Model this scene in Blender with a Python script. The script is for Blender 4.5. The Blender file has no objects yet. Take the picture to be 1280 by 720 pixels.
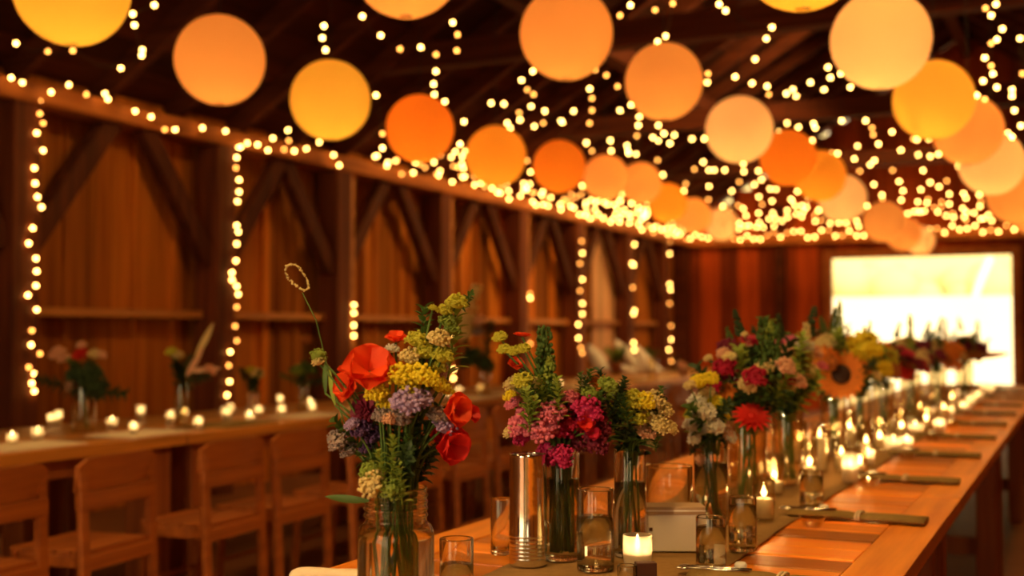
import bpy, bmesh, math, random
from mathutils import Vector, Matrix, Euler
R = random.Random(11)
SC = bpy.context.scene
COL = SC.collection
PI = math.pi

# ------------------------------------------------------------------ camera
F = 1500.0
CAMZ = 1.20
TH = math.radians(25.45); PITCH = math.radians(2.1)
cam = bpy.data.cameras.new('camera'); camo = bpy.data.objects.new('camera', cam); COL.objects.link(camo)
camo.location = (0, 0, CAMZ)
camo.rotation_euler = (PI/2 + PITCH, 0, TH)
cam.lens = 36*F/1280; cam.sensor_width = 36; cam.clip_start = .05; cam.clip_end = 300
cam.dof.use_dof = True; cam.dof.focus_distance = 1.98; cam.dof.aperture_fstop = 2.8
SC.camera = camo
RM = Euler((PI/2 + PITCH, 0, TH)).to_matrix()

def P(px, py, Z):
    return RM @ Vector(((px-640)/F*Z, -(py-360)/F*Z, -Z)) + Vector((0, 0, CAMZ))
def onz(px, py, z):
    d = RM @ Vector(((px-640)/F, -(py-360)/F, -1))
    t = (z-CAMZ)/d.z
    return d*t + Vector((0, 0, CAMZ))
def depth(v):
    return -((RM.transposed()) @ (Vector(v)-Vector((0, 0, CAMZ)))).z

# ------------------------------------------------------------------ materials
MATS = {}
def newmat(name):
    m = bpy.data.materials.new(name); m.use_nodes = True
    nt = m.node_tree; nt.nodes.clear()
    return m, nt, nt.nodes, nt.links
def prin(name, col, rough=.5, spec=.5, metal=0, bump=0, bscale=60, var=0, vscale=8, trans=0, sss=0):
    m, nt, N, L = newmat(name)
    o = N.new('ShaderNodeOutputMaterial'); b = N.new('ShaderNodeBsdfPrincipled')
    b.inputs['Base Color'].default_value = (*col, 1); b.inputs['Roughness'].default_value = rough
    b.inputs['Metallic'].default_value = metal; b.inputs['Specular IOR Level'].default_value = spec
    tc = N.new('ShaderNodeTexCoord')
    if var:
        n = N.new('ShaderNodeTexNoise'); n.inputs['Scale'].default_value = vscale; L.new(tc.outputs['Object'], n.inputs['Vector'])
        mx = N.new('ShaderNodeMix'); mx.data_type = 'RGBA'
        mx.inputs['A'].default_value = (*[c*(1-var) for c in col], 1); mx.inputs['B'].default_value = (*[min(1, c*(1+var)) for c in col], 1)
        L.new(n.outputs['Fac'], mx.inputs['Factor']); L.new(mx.outputs['Result'], b.inputs['Base Color'])
    if bump:
        n = N.new('ShaderNodeTexNoise'); n.inputs['Scale'].default_value = bscale; L.new(tc.outputs['Object'], n.inputs['Vector'])
        bp = N.new('ShaderNodeBump'); bp.inputs['Strength'].default_value = bump; bp.inputs['Distance'].default_value = .01
        L.new(n.outputs['Fac'], bp.inputs['Height']); L.new(bp.outputs['Normal'], b.inputs['Normal'])
    if trans:
        t = N.new('ShaderNodeBsdfTranslucent'); t.inputs['Color'].default_value = (*col, 1)
        ms = N.new('ShaderNodeMixShader'); ms.inputs[0].default_value = trans
        L.new(b.outputs[0], ms.inputs[1]); L.new(t.outputs[0], ms.inputs[2]); L.new(ms.outputs[0], o.inputs[0])
    else:
        L.new(b.outputs[0], o.inputs[0])
    return m
def wood(name, ca, cb, axis='Y', rough=.45, board=0, baxis='Y', spec=.4, fine=26, coat=0):
    """grain stretched along axis; board>0: a random tone per board of that width along baxis"""
    m, nt, N, L = newmat(name)
    o = N.new('ShaderNodeOutputMaterial'); b = N.new('ShaderNodeBsdfPrincipled')
    tc = N.new('ShaderNodeTexCoord'); mp = N.new('ShaderNodeMapping')
    s = {'X': (.06, 1, 1), 'Y': (1, .06, 1), 'Z': (1, 1, .06)}[axis]
    mp.inputs['Scale'].default_value = s
    L.new(tc.outputs['Object'], mp.inputs['Vector'])
    n = N.new('ShaderNodeTexNoise'); n.inputs['Scale'].default_value = fine; n.inputs['Detail'].default_value = 5
    L.new(mp.outputs[0], n.inputs['Vector'])
    n2 = N.new('ShaderNodeTexNoise'); n2.inputs['Scale'].default_value = 1.7; L.new(tc.outputs['Object'], n2.inputs['Vector'])
    r = N.new('ShaderNodeValToRGB'); r.color_ramp.elements[0].position = .3; r.color_ramp.elements[1].position = .72
    r.color_ramp.elements[0].color = (*ca, 1); r.color_ramp.elements[1].color = (*cb, 1)
    L.new(n.outputs['Fac'], r.inputs['Fac'])
    hs = N.new('ShaderNodeHueSaturation'); L.new(r.outputs['Color'], hs.inputs['Color'])
    mr = N.new('ShaderNodeMapRange'); mr.inputs['To Min'].default_value = .7; mr.inputs['To Max'].default_value = 1.3
    if board:
        sp = N.new('ShaderNodeSeparateXYZ'); L.new(tc.outputs['Object'], sp.inputs[0])
        dv = N.new('ShaderNodeMath'); dv.operation = 'DIVIDE'; dv.inputs[1].default_value = board; L.new(sp.outputs[baxis], dv.inputs[0])
        fl = N.new('ShaderNodeMath'); fl.operation = 'FLOOR'; L.new(dv.outputs[0], fl.inputs[0])
        wn = N.new('ShaderNodeTexWhiteNoise'); wn.noise_dimensions = '1D'; L.new(fl.outputs[0], wn.inputs['W'])
        L.new(wn.outputs['Value'], mr.inputs['Value'])
        mr.inputs['To Min'].default_value = .45; mr.inputs['To Max'].default_value = 1.45
    else:
        L.new(n2.outputs['Fac'], mr.inputs['Value'])
    L.new(mr.outputs[0], hs.inputs['Value'])
    L.new(hs.outputs[0], b.inputs['Base Color'])
    b.inputs['Roughness'].default_value = rough; b.inputs['Specular IOR Level'].default_value = spec
    if coat: b.inputs['Coat Weight'].default_value = coat; b.inputs['Coat Roughness'].default_value = .22
    bp = N.new('ShaderNodeBump'); bp.inputs['Strength'].default_value = .25; bp.inputs['Distance'].default_value = .004
    L.new(n.outputs['Fac'], bp.inputs['Height']); L.new(bp.outputs[0], b.inputs['Normal'])
    L.new(b.outputs[0], o.inputs[0])
    return m
def emit(name, col, s):
    m, nt, N, L = newmat(name)
    o = N.new('ShaderNodeOutputMaterial'); e = N.new('ShaderNodeEmission')
    e.inputs[0].default_value = (*col, 1); e.inputs[1].default_value = s; L.new(e.outputs[0], o.inputs[0])
    return m
def paper(name, col, glow):
    m, nt, N, L = newmat(name)
    o = N.new('ShaderNodeOutputMaterial')
    t = N.new('ShaderNodeBsdfTranslucent'); t.inputs[0].default_value = (*col, 1)
    d = N.new('ShaderNodeBsdfDiffuse'); d.inputs[0].default_value = (*[c*.8 for c in col], 1)
    ms = N.new('ShaderNodeMixShader'); ms.inputs[0].default_value = .75
    L.new(d.outputs[0], ms.inputs[1]); L.new(t.outputs[0], ms.inputs[2])
    e = N.new('ShaderNodeEmission'); e.inputs[0].default_value = (*col, 1); e.inputs[1].default_value = glow
    ad = N.new('ShaderNodeAddShader'); L.new(ms.outputs[0], ad.inputs[0]); L.new(e.outputs[0], ad.inputs[1])
    L.new(ad.outputs[0], o.inputs[0])
    return m
def glass(name, tint=(1, 1, 1), ior=1.45, clear=.3, rough=0.0):
    m, nt, N, L = newmat(name)
    o = N.new('ShaderNodeOutputMaterial')
    g = N.new('ShaderNodeBsdfGlass'); g.inputs['Color'].default_value = (*tint, 1); g.inputs['IOR'].default_value = ior; g.inputs['Roughness'].default_value = rough
    t = N.new('ShaderNodeBsdfTransparent'); t.inputs[0].default_value = (*tint, 1)
    ms = N.new('ShaderNodeMixShader'); ms.inputs[0].default_value = clear
    L.new(g.outputs[0], ms.inputs[1]); L.new(t.outputs[0], ms.inputs[2]); L.new(ms.outputs[0], o.inputs[0])
    return m
def thinglass(name, tint=(1, 1, 1)):
    m, nt, N, L = newmat(name)
    o = N.new('ShaderNodeOutputMaterial')
    g = N.new('ShaderNodeBsdfGlossy'); g.inputs['Roughness'].default_value = .05
    t = N.new('ShaderNodeBsdfTransparent'); t.inputs[0].default_value = (*tint, 1)
    lw = N.new('ShaderNodeLayerWeight'); lw.inputs['Blend'].default_value = .35
    mr = N.new('ShaderNodeMapRange'); mr.inputs['To Min'].default_value = .06; mr.inputs['To Max'].default_value = .75
    L.new(lw.outputs['Facing'], mr.inputs['Value'])
    ms = N.new('ShaderNodeMixShader'); L.new(mr.outputs[0], ms.inputs[0])
    L.new(t.outputs[0], ms.inputs[1]); L.new(g.outputs[0], ms.inputs[2]); L.new(ms.outputs[0], o.inputs[0])
    return m
def frosted(name, col=(1, .93, .8)):
    m, nt, N, L = newmat(name)
    o = N.new('ShaderNodeOutputMaterial')
    t = N.new('ShaderNodeBsdfTranslucent'); t.inputs[0].default_value = (*col, 1)
    g = N.new('ShaderNodeBsdfGlossy'); g.inputs['Roughness'].default_value = .25; g.inputs['Color'].default_value = (.5, .5, .5, 1)
    tr = N.new('ShaderNodeBsdfTransparent')
    a = N.new('ShaderNodeMixShader'); a.inputs[0].default_value = .12; L.new(t.outputs[0], a.inputs[1]); L.new(g.outputs[0], a.inputs[2])
    b = N.new('ShaderNodeMixShader'); b.inputs[0].default_value = .4; L.new(a.outputs[0], b.inputs[1]); L.new(tr.outputs[0], b.inputs[2])
    L.new(b.outputs[0], o.inputs[0])
    return m

M = dict(
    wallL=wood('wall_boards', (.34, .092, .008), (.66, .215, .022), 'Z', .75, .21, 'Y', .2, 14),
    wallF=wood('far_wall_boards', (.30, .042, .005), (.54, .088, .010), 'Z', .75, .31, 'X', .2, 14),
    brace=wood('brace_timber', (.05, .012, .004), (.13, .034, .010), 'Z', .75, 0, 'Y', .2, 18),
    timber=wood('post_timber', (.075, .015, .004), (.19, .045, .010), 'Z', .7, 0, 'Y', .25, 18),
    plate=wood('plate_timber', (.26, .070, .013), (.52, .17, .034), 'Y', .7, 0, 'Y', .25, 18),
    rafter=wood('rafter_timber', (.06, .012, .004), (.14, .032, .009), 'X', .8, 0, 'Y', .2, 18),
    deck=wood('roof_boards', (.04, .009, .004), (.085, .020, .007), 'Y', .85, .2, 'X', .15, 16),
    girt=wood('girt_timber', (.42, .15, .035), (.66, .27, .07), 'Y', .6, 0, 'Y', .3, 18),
    pale=wood('pale_door_boards', (.62, .34, .17), (.85, .50, .27), 'Z', .7, .2, 'Y', .2, 14),
    table=wood('varnished_table_boards', (.70, .17, .010), (.99, .33, .018), 'X', .36, .115, 'Y', .35, 30, 0),
    rail=wood('varnished_table_rail', (.66, .18, .012), (.98, .34, .022), 'Y', .36, 0, 'Y', .35, 30, 0),
    tleg=wood('table_leg_timber', (.24, .06, .012), (.42, .12, .024), 'Z', .55, 0, 'Y', .3, 26),
    tableB=wood('old_table_boards', (.38, .14, .02), (.66, .27, .04), 'Y', .42, .16, 'X', .4, 26),
    chair=wood('chair_wood', (.30, .075, .009), (.52, .145, .018), 'Y', .5, 0, 'Y', .35, 22),
    floor=prin('worn_floor', (.22, .075, .022), .65, .3, bump=.4, bscale=12, var=.35, vscale=1.6),
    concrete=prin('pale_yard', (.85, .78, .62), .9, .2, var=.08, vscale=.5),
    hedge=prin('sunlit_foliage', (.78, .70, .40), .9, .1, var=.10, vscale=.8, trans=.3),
    runner=prin('burlap_runner', (.38, .225, .085), .95, .1, bump=.6, bscale=400, var=.2, vscale=60),
    napkin=prin('olive_napkin', (.25, .16, .048), .9, .15, bump=.3, bscale=200, var=.15, vscale=40),
    cream=prin('cream_linen', (.85, .72, .52), .9, .15, bump=.3, bscale=200, var=.06, vscale=30),
    white=prin('white_card', (.86, .82, .76), .7, .3),
    linen=prin('white_linen', (.85, .80, .74), .9, .2, bump=.2, bscale=50, trans=.2),
    brown=prin('dark_brown_card', (.10, .04, .025), .6, .3),
    tan=prin('tan_card', (.45, .30, .18), .7, .3),
    silver=prin('steel', (.75, .72, .66), .22, .5, metal=1),
    mirror=prin('polished_tin', (.86, .82, .74), .13, .5, metal=1, bump=.05, bscale=30),
    black=prin('black_wire', (.02, .015, .012), .6, .3),
    cord=prin('green_wire', (.05, .04, .02), .7, .2),
    twine=prin('twine', (.75, .62, .42), .9, .2),
    wax=prin('candle_wax', (.95, .88, .74), .5, .4, trans=.35),
    stem=prin('stem_green', (.09, .17, .03), .6, .3, var=.3, vscale=30),
    leaf=prin('leaf_green', (.075, .15, .025), .55, .35, var=.4, vscale=25, trans=.25),
    leafl=prin('light_leaf_green', (.30, .40, .06), .6, .3, var=.3, vscale=25, trans=.3),
    leafd=prin('dark_leaf_green', (.03, .065, .018), .55, .35, var=.4, vscale=25, trans=.15),
    glass=glass('clear_glass', (1, .99, .95), 1.5, .06),
    thin=thinglass('thin_glass', (1, .96, .85)),
    water=glass('vase_water', (.98, .97, .90), 1.33, .06),
    frost=frosted('frosted_glass'),
    flame=emit('flame', (1, .60, .2), 22),
    bulb=emit('fairy_bulb', (1, .50, .11), 24),
    dimbulb=emit('dim_fairy_bulb', (1, .36, .06), 9),
    innerbulb=emit('lantern_bulb', (1, .7, .35), 12),
    shade=prin('fill_lamp_enamel', (.05, .06, .05), .4, .4),
    soil=prin('terracotta', (.45, .17, .07), .8, .2),
)
LANT = {
    'yellow': (paper('yellow_paper', (1, .50, .045), .17), 1.0),
    'amber': (paper('amber_paper', (1, .36, .022), .17), .95),
    'orange': (paper('orange_paper', (1, .26, .014), .17), .8),
    'peach': (paper('peach_paper', (1, .41, .075), .17), .75),
    'cream': (paper('cream_paper', (1, .55, .17), .19), 1.05),
}
FC = {}
def fcol(name, col, v=.25, tr=.3):
    if name not in FC: FC[name] = prin(name+'_petal', col, .6, .3, var=v, vscale=40, trans=tr)
    return FC[name]
fcol('scarlet', (.95, .085, .012)); fcol('yellow', (.98, .74, .03)); fcol('lime', (.64, .62, .06))
fcol('lavender', (.50, .36, .62)); fcol('purple', (.14, .07, .20)); fcol('maroon', (.22, .02, .05))
fcol('red', (.75, .03, .02)); fcol('magenta', (.62, .03, .16)); fcol('pink', (.85, .22, .33)); fcol('crimson', (.50, .012, .05))
fcol('white', (.88, .84, .68)); fcol('palegold', (.80, .66, .28)); fcol('peachy', (.90, .50, .30)); fcol('orange', (.92, .30, .04))
fcol('dust', (.42, .33, .30)); fcol('rust', (.50, .16, .03)); fcol('dark', (.04, .018, .012), tr=.05)

# ------------------------------------------------------------------ mesh helpers
class MB:
    def __init__(s): s.v = []; s.f = []
    def add(s, vs, fs):
        k = len(s.v); s.v += [tuple(v) for v in vs]; s.f += [tuple(i+k for i in f) for f in fs]
    def box(s, x0, x1, y0, y1, z0, z1, m=None, bev=0):
        if x1 < x0: x0, x1 = x1, x0
        if y1 < y0: y0, y1 = y1, y0
        b = bev
        if b:
            # chamfered box
            bm = bmesh.new(); bmesh.ops.create_cube(bm, size=1)
            for v in bm.verts: v.co = Vector((x0+(v.co.x+.5)*(x1-x0), y0+(v.co.y+.5)*(y1-y0), z0+(v.co.z+.5)*(z1-z0)))
            bmesh.ops.bevel(bm, geom=list(bm.edges), offset=b, segments=2, affect='EDGES', profile=.6)
            bm.verts.index_update()
            vs = [v.co.copy() for v in bm.verts]; fs = [[v.index for v in f.verts] for f in bm.faces]; bm.free()
        else:
            vs = [Vector(p) for p in ((x0,y0,z0),(x1,y0,z0),(x1,y1,z0),(x0,y1,z0),(x0,y0,z1),(x1,y0,z1),(x1,y1,z1),(x0,y1,z1))]
            fs = [(3,2,1,0),(4,5,6,7),(0,1,5,4),(1,2,6,5),(2,3,7,6),(3,0,4,7)]
        if m is not None: vs = [m @ v for v in vs]
        s.add(vs, fs); return s
    def beam(s, a, b, w, h, up=(0, 0, 1), bev=.004):
        a = Vector(a); b = Vector(b); d = (b-a); L_ = d.length; d.normalize()
        u = Vector(up); sx = d.cross(u); sx.normalize(); uz = sx.cross(d)
        m = Matrix((( sx.x, d.x, uz.x, a.x), (sx.y, d.y, uz.y, a.y), (sx.z, d.z, uz.z, a.z), (0, 0, 0, 1)))
        return s.box(-w/2, w/2, 0, L_, -h/2, h/2, m, bev)
    def lathe(s, prof, n=32, c=(0, 0, 0), closed=False):
        vs = []; fs = []
        k = len(prof)
        for i in range(n):
            a = 2*PI*i/n
            for r, z in prof: vs.append((c[0]+r*math.cos(a), c[1]+r*math.sin(a), c[2]+z))
        for i in range(n):
            j = (i+1) % n
            for q in range(k-1 if not closed else k):
                q2 = (q+1) % k
                fs.append((i*k+q, j*k+q, j*k+q2, i*k+q2))
        s.add(vs, fs); return s
    def tube(s, pts, r, n=6, r1=None, cap=True):
        pts = [Vector(p) for p in pts]; k = len(pts); vs = []; fs = []
        r1 = r if r1 is None else r1
        t0 = (pts[1]-pts[0]).normalized()
        u = t0.orthogonal().normalized()
        for i, p in enumerate(pts):
            t = (pts[min(i+1, k-1)]-pts[max(i-1, 0)])
            if t.length < 1e-9: t = t0
            t.normalize(); u = (u - t*u.dot(t))
            if u.length < 1e-6: u = t.orthogonal()
            u.normalize(); w = t.cross(u); rr = r+(r1-r)*i/(k-1)
            for j in range(n):
                a = 2*PI*j/n; vs.append(p+(u*math.cos(a)+w*math.sin(a))*rr)
        for i in range(k-1):
            for j in range(n):
                j2 = (j+1) % n; fs.append((i*n+j, i*n+j2, (i+1)*n+j2, (i+1)*n+j))
        if cap: fs.append(tuple(range(n-1, -1, -1))); fs.append(tuple((k-1)*n+j for j in range(n)))
        s.add(vs, fs); return s
    def ball(s, c, r, seg=6, ring=4, sc=(1, 1, 1)):
        vs = [(c[0], c[1], c[2]-r*sc[2])]; fs = []
        for i in range(1, ring):
            p = PI*i/ring
            for j in range(seg):
                a = 2*PI*j/seg
                vs.append((c[0]+r*sc[0]*math.sin(p)*math.cos(a), c[1]+r*sc[1]*math.sin(p)*math.sin(a), c[2]-r*sc[2]*math.cos(p)))
        vs.append((c[0], c[1], c[2]+r*sc[2])); top = len(vs)-1
        for j in range(seg):
            j2 = (j+1) % seg
            fs.append((0, 1+j2, 1+j))
            for i in range(ring-2): fs.append((1+i*seg+j, 1+i*seg+j2, 1+(i+1)*seg+j2, 1+(i+1)*seg+j))
            fs.append((1+(ring-2)*seg+j, 1+(ring-2)*seg+j2, top))
        s.add(vs, fs); return s
    def leaf(s, base, d, side, L_, w, bend=.25, n=5):
        """a pointed, slightly cupped leaf or petal"""
        d = Vector(d).normalized(); side = Vector(side); side = (side-d*side.dot(d)).normalized(); nn = d.cross(side)
        vs = []; fs = []
        for i in range(n+1):
            t = i/n; ww = w*math.sin(PI*min(1, .08+t*.92))**.8*.5 if i < n else 0.0004
            c = Vector(base)+d*L_*t + nn*bend*L_*t*t
            vs += [c-side*ww+nn*ww*.35, c, c+side*ww+nn*ww*.35]
        for i in range(n):
            a = 3*i; fs += [(a, a+1, a+4, a+3), (a+1, a+2, a+5, a+4)]
        s.add(vs, fs); return s
    def petal(s, base, d, side, L_, w, bend=.2, n=5, m=4, ruf=.0, ph=0):
        """a broad round-ended ruffled petal"""
        d = Vector(d).normalized(); side = Vector(side); side = (side-d*side.dot(d)).normalized(); nn = d.cross(side)
        vs = []; fs = []
        for i in range(n+1):
            t = i/n; ww = w*.5*(math.sin(PI*(.1+.72*t))**.7)*(1.0 if i < n else .8)
            for j in range(m+1):
                u = j/m*2-1
                tt = t*(1-.12*u*u)
                vs.append(Vector(base)+d*L_*tt+side*ww*u+nn*(bend*L_*t*t + .18*w*u*u*t + ruf*L_*t*math.sin(ph+u*5)))
        for i in range(n):
            for j in range(m):
                a = i*(m+1)+j; fs.append((a, a+1, a+m+2, a+m+1))
        s.add(vs, fs); return s
    def mesh(s, name, mat, smooth=True):
        me = bpy.data.meshes.new(name); me.from_pydata(s.v, [], s.f); me.validate(); me.update()
        if smooth:
            try: me.shade_smooth()
            except Exception: pass
        if mat: me.materials.append(mat)
        return me
    def build(s, name, mat, parent=None, smooth=False, loc=None):
        return link(name, s.mesh(name, mat, smooth), parent, loc)
def link(name, me, parent=None, loc=None, rot=None, sc=None):
    o = bpy.data.objects.new(name, me); COL.objects.link(o)
    if parent is not None: o.parent = parent
    if loc is not None: o.location = loc
    if rot is not None: o.rotation_euler = rot
    if sc is not None: o.scale = sc if hasattr(sc, '__len__') else (sc, sc, sc)
    return o
def tag(o, label=None, cat=None, group=None, kind=None):
    for k, v in (('label', label), ('category', cat), ('group', group), ('kind', kind)):
        if v: o[k] = v
    return o
def thing(name, label, cat, loc=(0, 0, 0), rz=0, group=None):
    o = bpy.data.objects.new(name, None); COL.objects.link(o); o.location = loc; o.rotation_euler = (0, 0, rz)
    o.empty_display_size = .05
    return tag(o, label, cat, group)
def kids(o): return [c for c in COL.objects if c.parent == o]
CH = {}
def copytree(src, tree, loc, rz, label):
    r = src.copy(); COL.objects.link(r); r.location = loc; r.rotation_euler = (0, 0, rz); r['label'] = label
    for p, subs in tree:
        c = p.copy(); COL.objects.link(c); c.parent = r
        for g in subs:
            d = g.copy(); COL.objects.link(d); d.parent = c
    return r
def tree_of(o):
    return [(c, [g for g in COL.objects if g.parent == c]) for c in COL.objects if c.parent == o]
def struct(name, mb, mat, label=None):
    o = mb.build(name, mat); o['kind'] = 'structure'
    if label: o['label'] = label
    return o

# ------------------------------------------------------------------ the barn
XL, XR, YB, YF = -6.0, 3.0, -4.5, 18.86
ZP = 2.585                       # underside of the wall plate
RIDGE = -1.5; SL = .62
def roofz(x): return ZP+.16+SL*(4.5-abs(x-RIDGE))
struct('floor', MB().box(XL-.2, XR+.2, YB, YF+.1, -.1, 0), M['floor'])
# left wall of vertical boards with slim battens
mb = MB(); y = YB
r2 = random.Random(3)
while y < YF:
    w = .21; t = r2.uniform(.0, .018)
    mb.box(XL-.04, XL+t, y+.004, y+w-.004, 0, ZP+.2)
    if r2.random() < .55: mb.box(XL, XL+.03+t, y-.022, y+.022, 0, ZP+.1)
    y += w
mb.box(XL-.10, XL-.04, YB, YF, 0, ZP+.3)
struct('wall_left', mb, M['wallL'])
struct('wall_right', MB().box(XR, XR+.1, YB, YF, 0, ZP+.3), M['wallL'])
# far wall with the open barn door
DX0, DX1, DZ = -3.50, -.93, 2.33
mb = MB(); x = XL; r2 = random.Random(8)
while x < XR:
    w = .31; t = r2.uniform(0, .02)
    x1 = min(x+w-.012, XR)
    if x1 > DX0 and x < DX1:
        segs = []
        if x < DX0: segs.append((x, DX0, 0))
        if x1 > DX1: segs.append((DX1, x1, 0))
        a, b = max(x, DX0), min(x1, DX1); segs.append((a, b, DZ))
    else: segs = [(x, x1, 0)]
    for a, b, z0 in segs:
        if b-a > .01: mb.box(a, b, YF-t, YF+.03, z0, roofz((a+b)/2)+.05)
    x += w
for a, b, z0 in ((XL, DX0, 0), (DX1, XR, 0), (DX0, DX1, DZ)):
    mb.box(a, b, YF+.03, YF+.09, z0, ZP+.1)
# gable
k = len(mb.v)
mb.add([(XL-.1, YF+.03, ZP), (XR+.1, YF+.03, ZP), (RIDGE, YF+.03, roofz(RIDGE)+.1), (XL-.1, YF+.09, ZP), (XR+.1, YF+.09, ZP), (RIDGE, YF+.09, roofz(RIDGE)+.1)],
       [(0, 1, 2), (5, 4, 3), (0, 3, 4, 1), (1, 4, 5, 2), (2, 5, 3, 0)])
struct('wall_far', mb, M['wallF'])
# wall behind the camera; doorway and window added to let in fill light
mb = MB(); mb.box(XL-.1, -4.2, YB-.1, YB, 0, 5.8); mb.box(-.2, 1.2, YB-.1, YB, 0, 5.8); mb.box(2.3, XR+.1, YB-.1, YB, 0, 5.8); mb.box(-4.2, -.2, YB-.1, YB, 2.8, 5.8)
mb.box(1.2, 2.3, YB-.1, YB, 0, .9); mb.box(1.2, 2.3, YB-.1, YB, 2.4, 5.8); mb.box(1.73, 1.77, YB-.08, YB-.04, .9, 2.4); mb.box(1.2, 2.3, YB-.08, YB-.04, 1.63, 1.67)
struct('wall_back', mb, M['wallL'])
struct('door_1', MB().box(DX0-.12, DX0, YF-.06, YF+.1, 0, DZ+.12, None, .006).box(DX1, DX1+.12, YF-.06, YF+.1, 0, DZ+.12, None, .006)
       .box(DX0, DX1, YF-.06, YF+.1, DZ, DZ+.12, None, .006), M['plate'], 'timber frame around the bright open barn doorway')
mb = MB()
for i in range(6): mb.box(XL+.032, XL+.06, 15.02+i*.2, 15.02+i*.2+.194, .05, 2.5)
mb.box(XL+.06, XL+.08, 15.02, 16.2, .9, 1.02); mb.box(XL+.06, XL+.08, 15.02, 16.2, 2.2, 2.32)
struct('door_2', mb, M['pale'], 'pale plank door in the far end of the left wall')
# roof deck
mb = MB()
for sgn, xe in ((-1, XL-.2), (1, XR+.2)):
    z0, z1 = roofz(xe), roofz(RIDGE)
    mb.add([(xe, YB-.3, z0+.12), (RIDGE, YB-.3, z1+.12), (RIDGE, YF+.3, z1+.12), (xe, YF+.3, z0+.12), (xe, YB-.3, z0+.2), (RIDGE, YB-.3, z1+.2), (RIDGE, YF+.3, z1+.2), (xe, YF+.3, z0+.2)],
           [(3, 2, 1, 0), (4, 5, 6, 7), (0, 1, 5, 4), (1, 2, 6, 5), (2, 3, 7, 6), (3, 0, 4, 7)])
struct('ceiling', mb, M['deck'])
y = .3; i = 0
while y < YF:
    for sgn, xe in ((-1, XL), (1, XR)):
        if sgn > 0 and y < 6: continue
        struct('rafter', MB().beam((xe, y, roofz(xe)+.04), (RIDGE, y, roofz(RIDGE)+.04), .07, .15, (0, 0, 1)), M['rafter'])
    y += .72
for y in (4.7, 8.4, 12.1, 15.8):
    struct('tie_beam', MB().box(XL+.3, XR-.3, y-.08, y+.08, 3.32, 3.52, None, .01), M['rafter'])
struct('purlin_beam', MB().box(-4.1, -3.95, YB, YF, roofz(-4.0)-.2, roofz(-4.0)-.02), M['rafter'])
struct('ridge_beam', MB().box(RIDGE-.07, RIDGE+.07, YB, YF, roofz(RIDGE)-.25, roofz(RIDGE)+.05), M['rafter'])
# wall plate, posts with knee braces, girts
struct('plate_beam', MB().box(XL+.06, XL+.30, YB, YF-.02, ZP, ZP+.125, None, .012), M['plate'], 'long timber wall plate along the top of the left wall')
PY = [1.62, 3.42, 5.24, 7.10, 8.68, 10.5, 12.35, 14.05, 15.9, 17.55]
PW = .21
ordn = ['first', 'second', 'third', 'fourth', 'fifth', 'sixth', 'seventh', 'eighth', 'ninth', 'tenth', 'eleventh', 'twelfth', 'thirteenth', 'fourteenth', 'fifteenth', 'sixteenth', 'seventeenth', 'eighteenth', 'nineteenth', 'twentieth']
for i, y in enumerate(PY):
    struct('wall_post_pillar', MB().box(XL+.07, XL+.07+PW, y-PW/2, y+PW/2, 0, ZP, None, .01), M['timber'])
    for s_ in (-1, 1):
        if i == len(PY)-1 and s_ > 0: continue
        struct('knee_brace_beam', MB().beam((XL+.18, y+s_*PW*.45, ZP-.86), (XL+.18, y+s_*.78, ZP+.02), .10, .13, (0, -s_*1., 1)), M['brace'])
for i in range(len(PY)-1):
    struct('girt_beam', MB().box(XL+.02, XL+.15, PY[i]+PW/2, PY[i+1]-PW/2, 1.30, 1.355, None, .005), M['girt'])
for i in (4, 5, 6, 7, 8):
    struct('trim_post_lit_strip', MB().box(XL+.04, XL+.26, PY[i]+PW/2+.002, PY[i]+PW/2+.075, 0, ZP-.02, None, .004), M['girt'])  # added paler strips stand in for the lit faces of the posts
struct('trim_corner_post', MB().box(XL+.02, XL+.24, YF-.24, YF-.02, 0, ZP+.1), M['rafter'])
struct('trim_far_wall_post', MB().box(-4.36, -4.20, YF-.12, YF-.03, 0, ZP+.6, None, .01), M['rafter'])
struct('trim_far_wall_beam', MB().box(XL+.3, XR, YF-.2, YF-.03, ZP-.02, ZP+.16, None, .01), M['plate'])

# ------------------------------------------------------------------ outside
struct('ground_yard', MB().box(-40, 30, YF+.1, 90, -.25, -.12), M['concrete'])
struct('ground_back_yard', MB().box(-20, 20, -40, YB-.1, -.25, -.12), M['concrete'])
def hedge(seed, x0, x1, y, zt, name, label):
    rr = random.Random(seed); mb = MB()
    n = int((x1-x0)*12)
    for k in range(n):
        x = rr.uniform(x0, x1); z = rr.uniform(.2, zt)
        mb.ball((x, y+rr.uniform(-1.2, 1.2), z), rr.uniform(.5, 1.1), 8, 6, (1, 1, .8))
    o = mb.build(name, M['hedge'], smooth=True); tag(o, label, 'trees', kind='stuff'); return o
hedge(2, -24, 8, 52, 3.6, 'far_trees_foliage', 'hazy sunlit band of trees beyond the yard seen through the doorway')
struct('wall_yard', MB().box(-22, 6, 33.5, 33.9, -.15, 2.15), M['concrete'], 'low bright rendered wall across the sunlit yard')
mb = MB(); vs = []; fs = []
for j in range(9):
    for i in range(31):
        vs.append((-60+i*3.5, 56+j*4, -.2+15*math.sin(PI/2*j/8)+.5*math.sin(i*1.1+j)))
for j in range(8):
    for i in range(30): a = j*31+i; fs.append((a, a+1, a+32, a+31))
mb.add(vs, fs); o = struct('hill', mb, M['hedge'], 'pale sunlit hillside beyond the yard')
o = MB().tube([P(1238, 322, 32), P(1226, 350, 32), P(1217, 376, 32), P(1212, 450, 32)-Vector((0, 0, .6))], .10, 10).build('leaning_pole', M['white'])
tag(o, 'pale leaning pole standing in the bright yard outside the doorway', 'pole')

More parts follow.
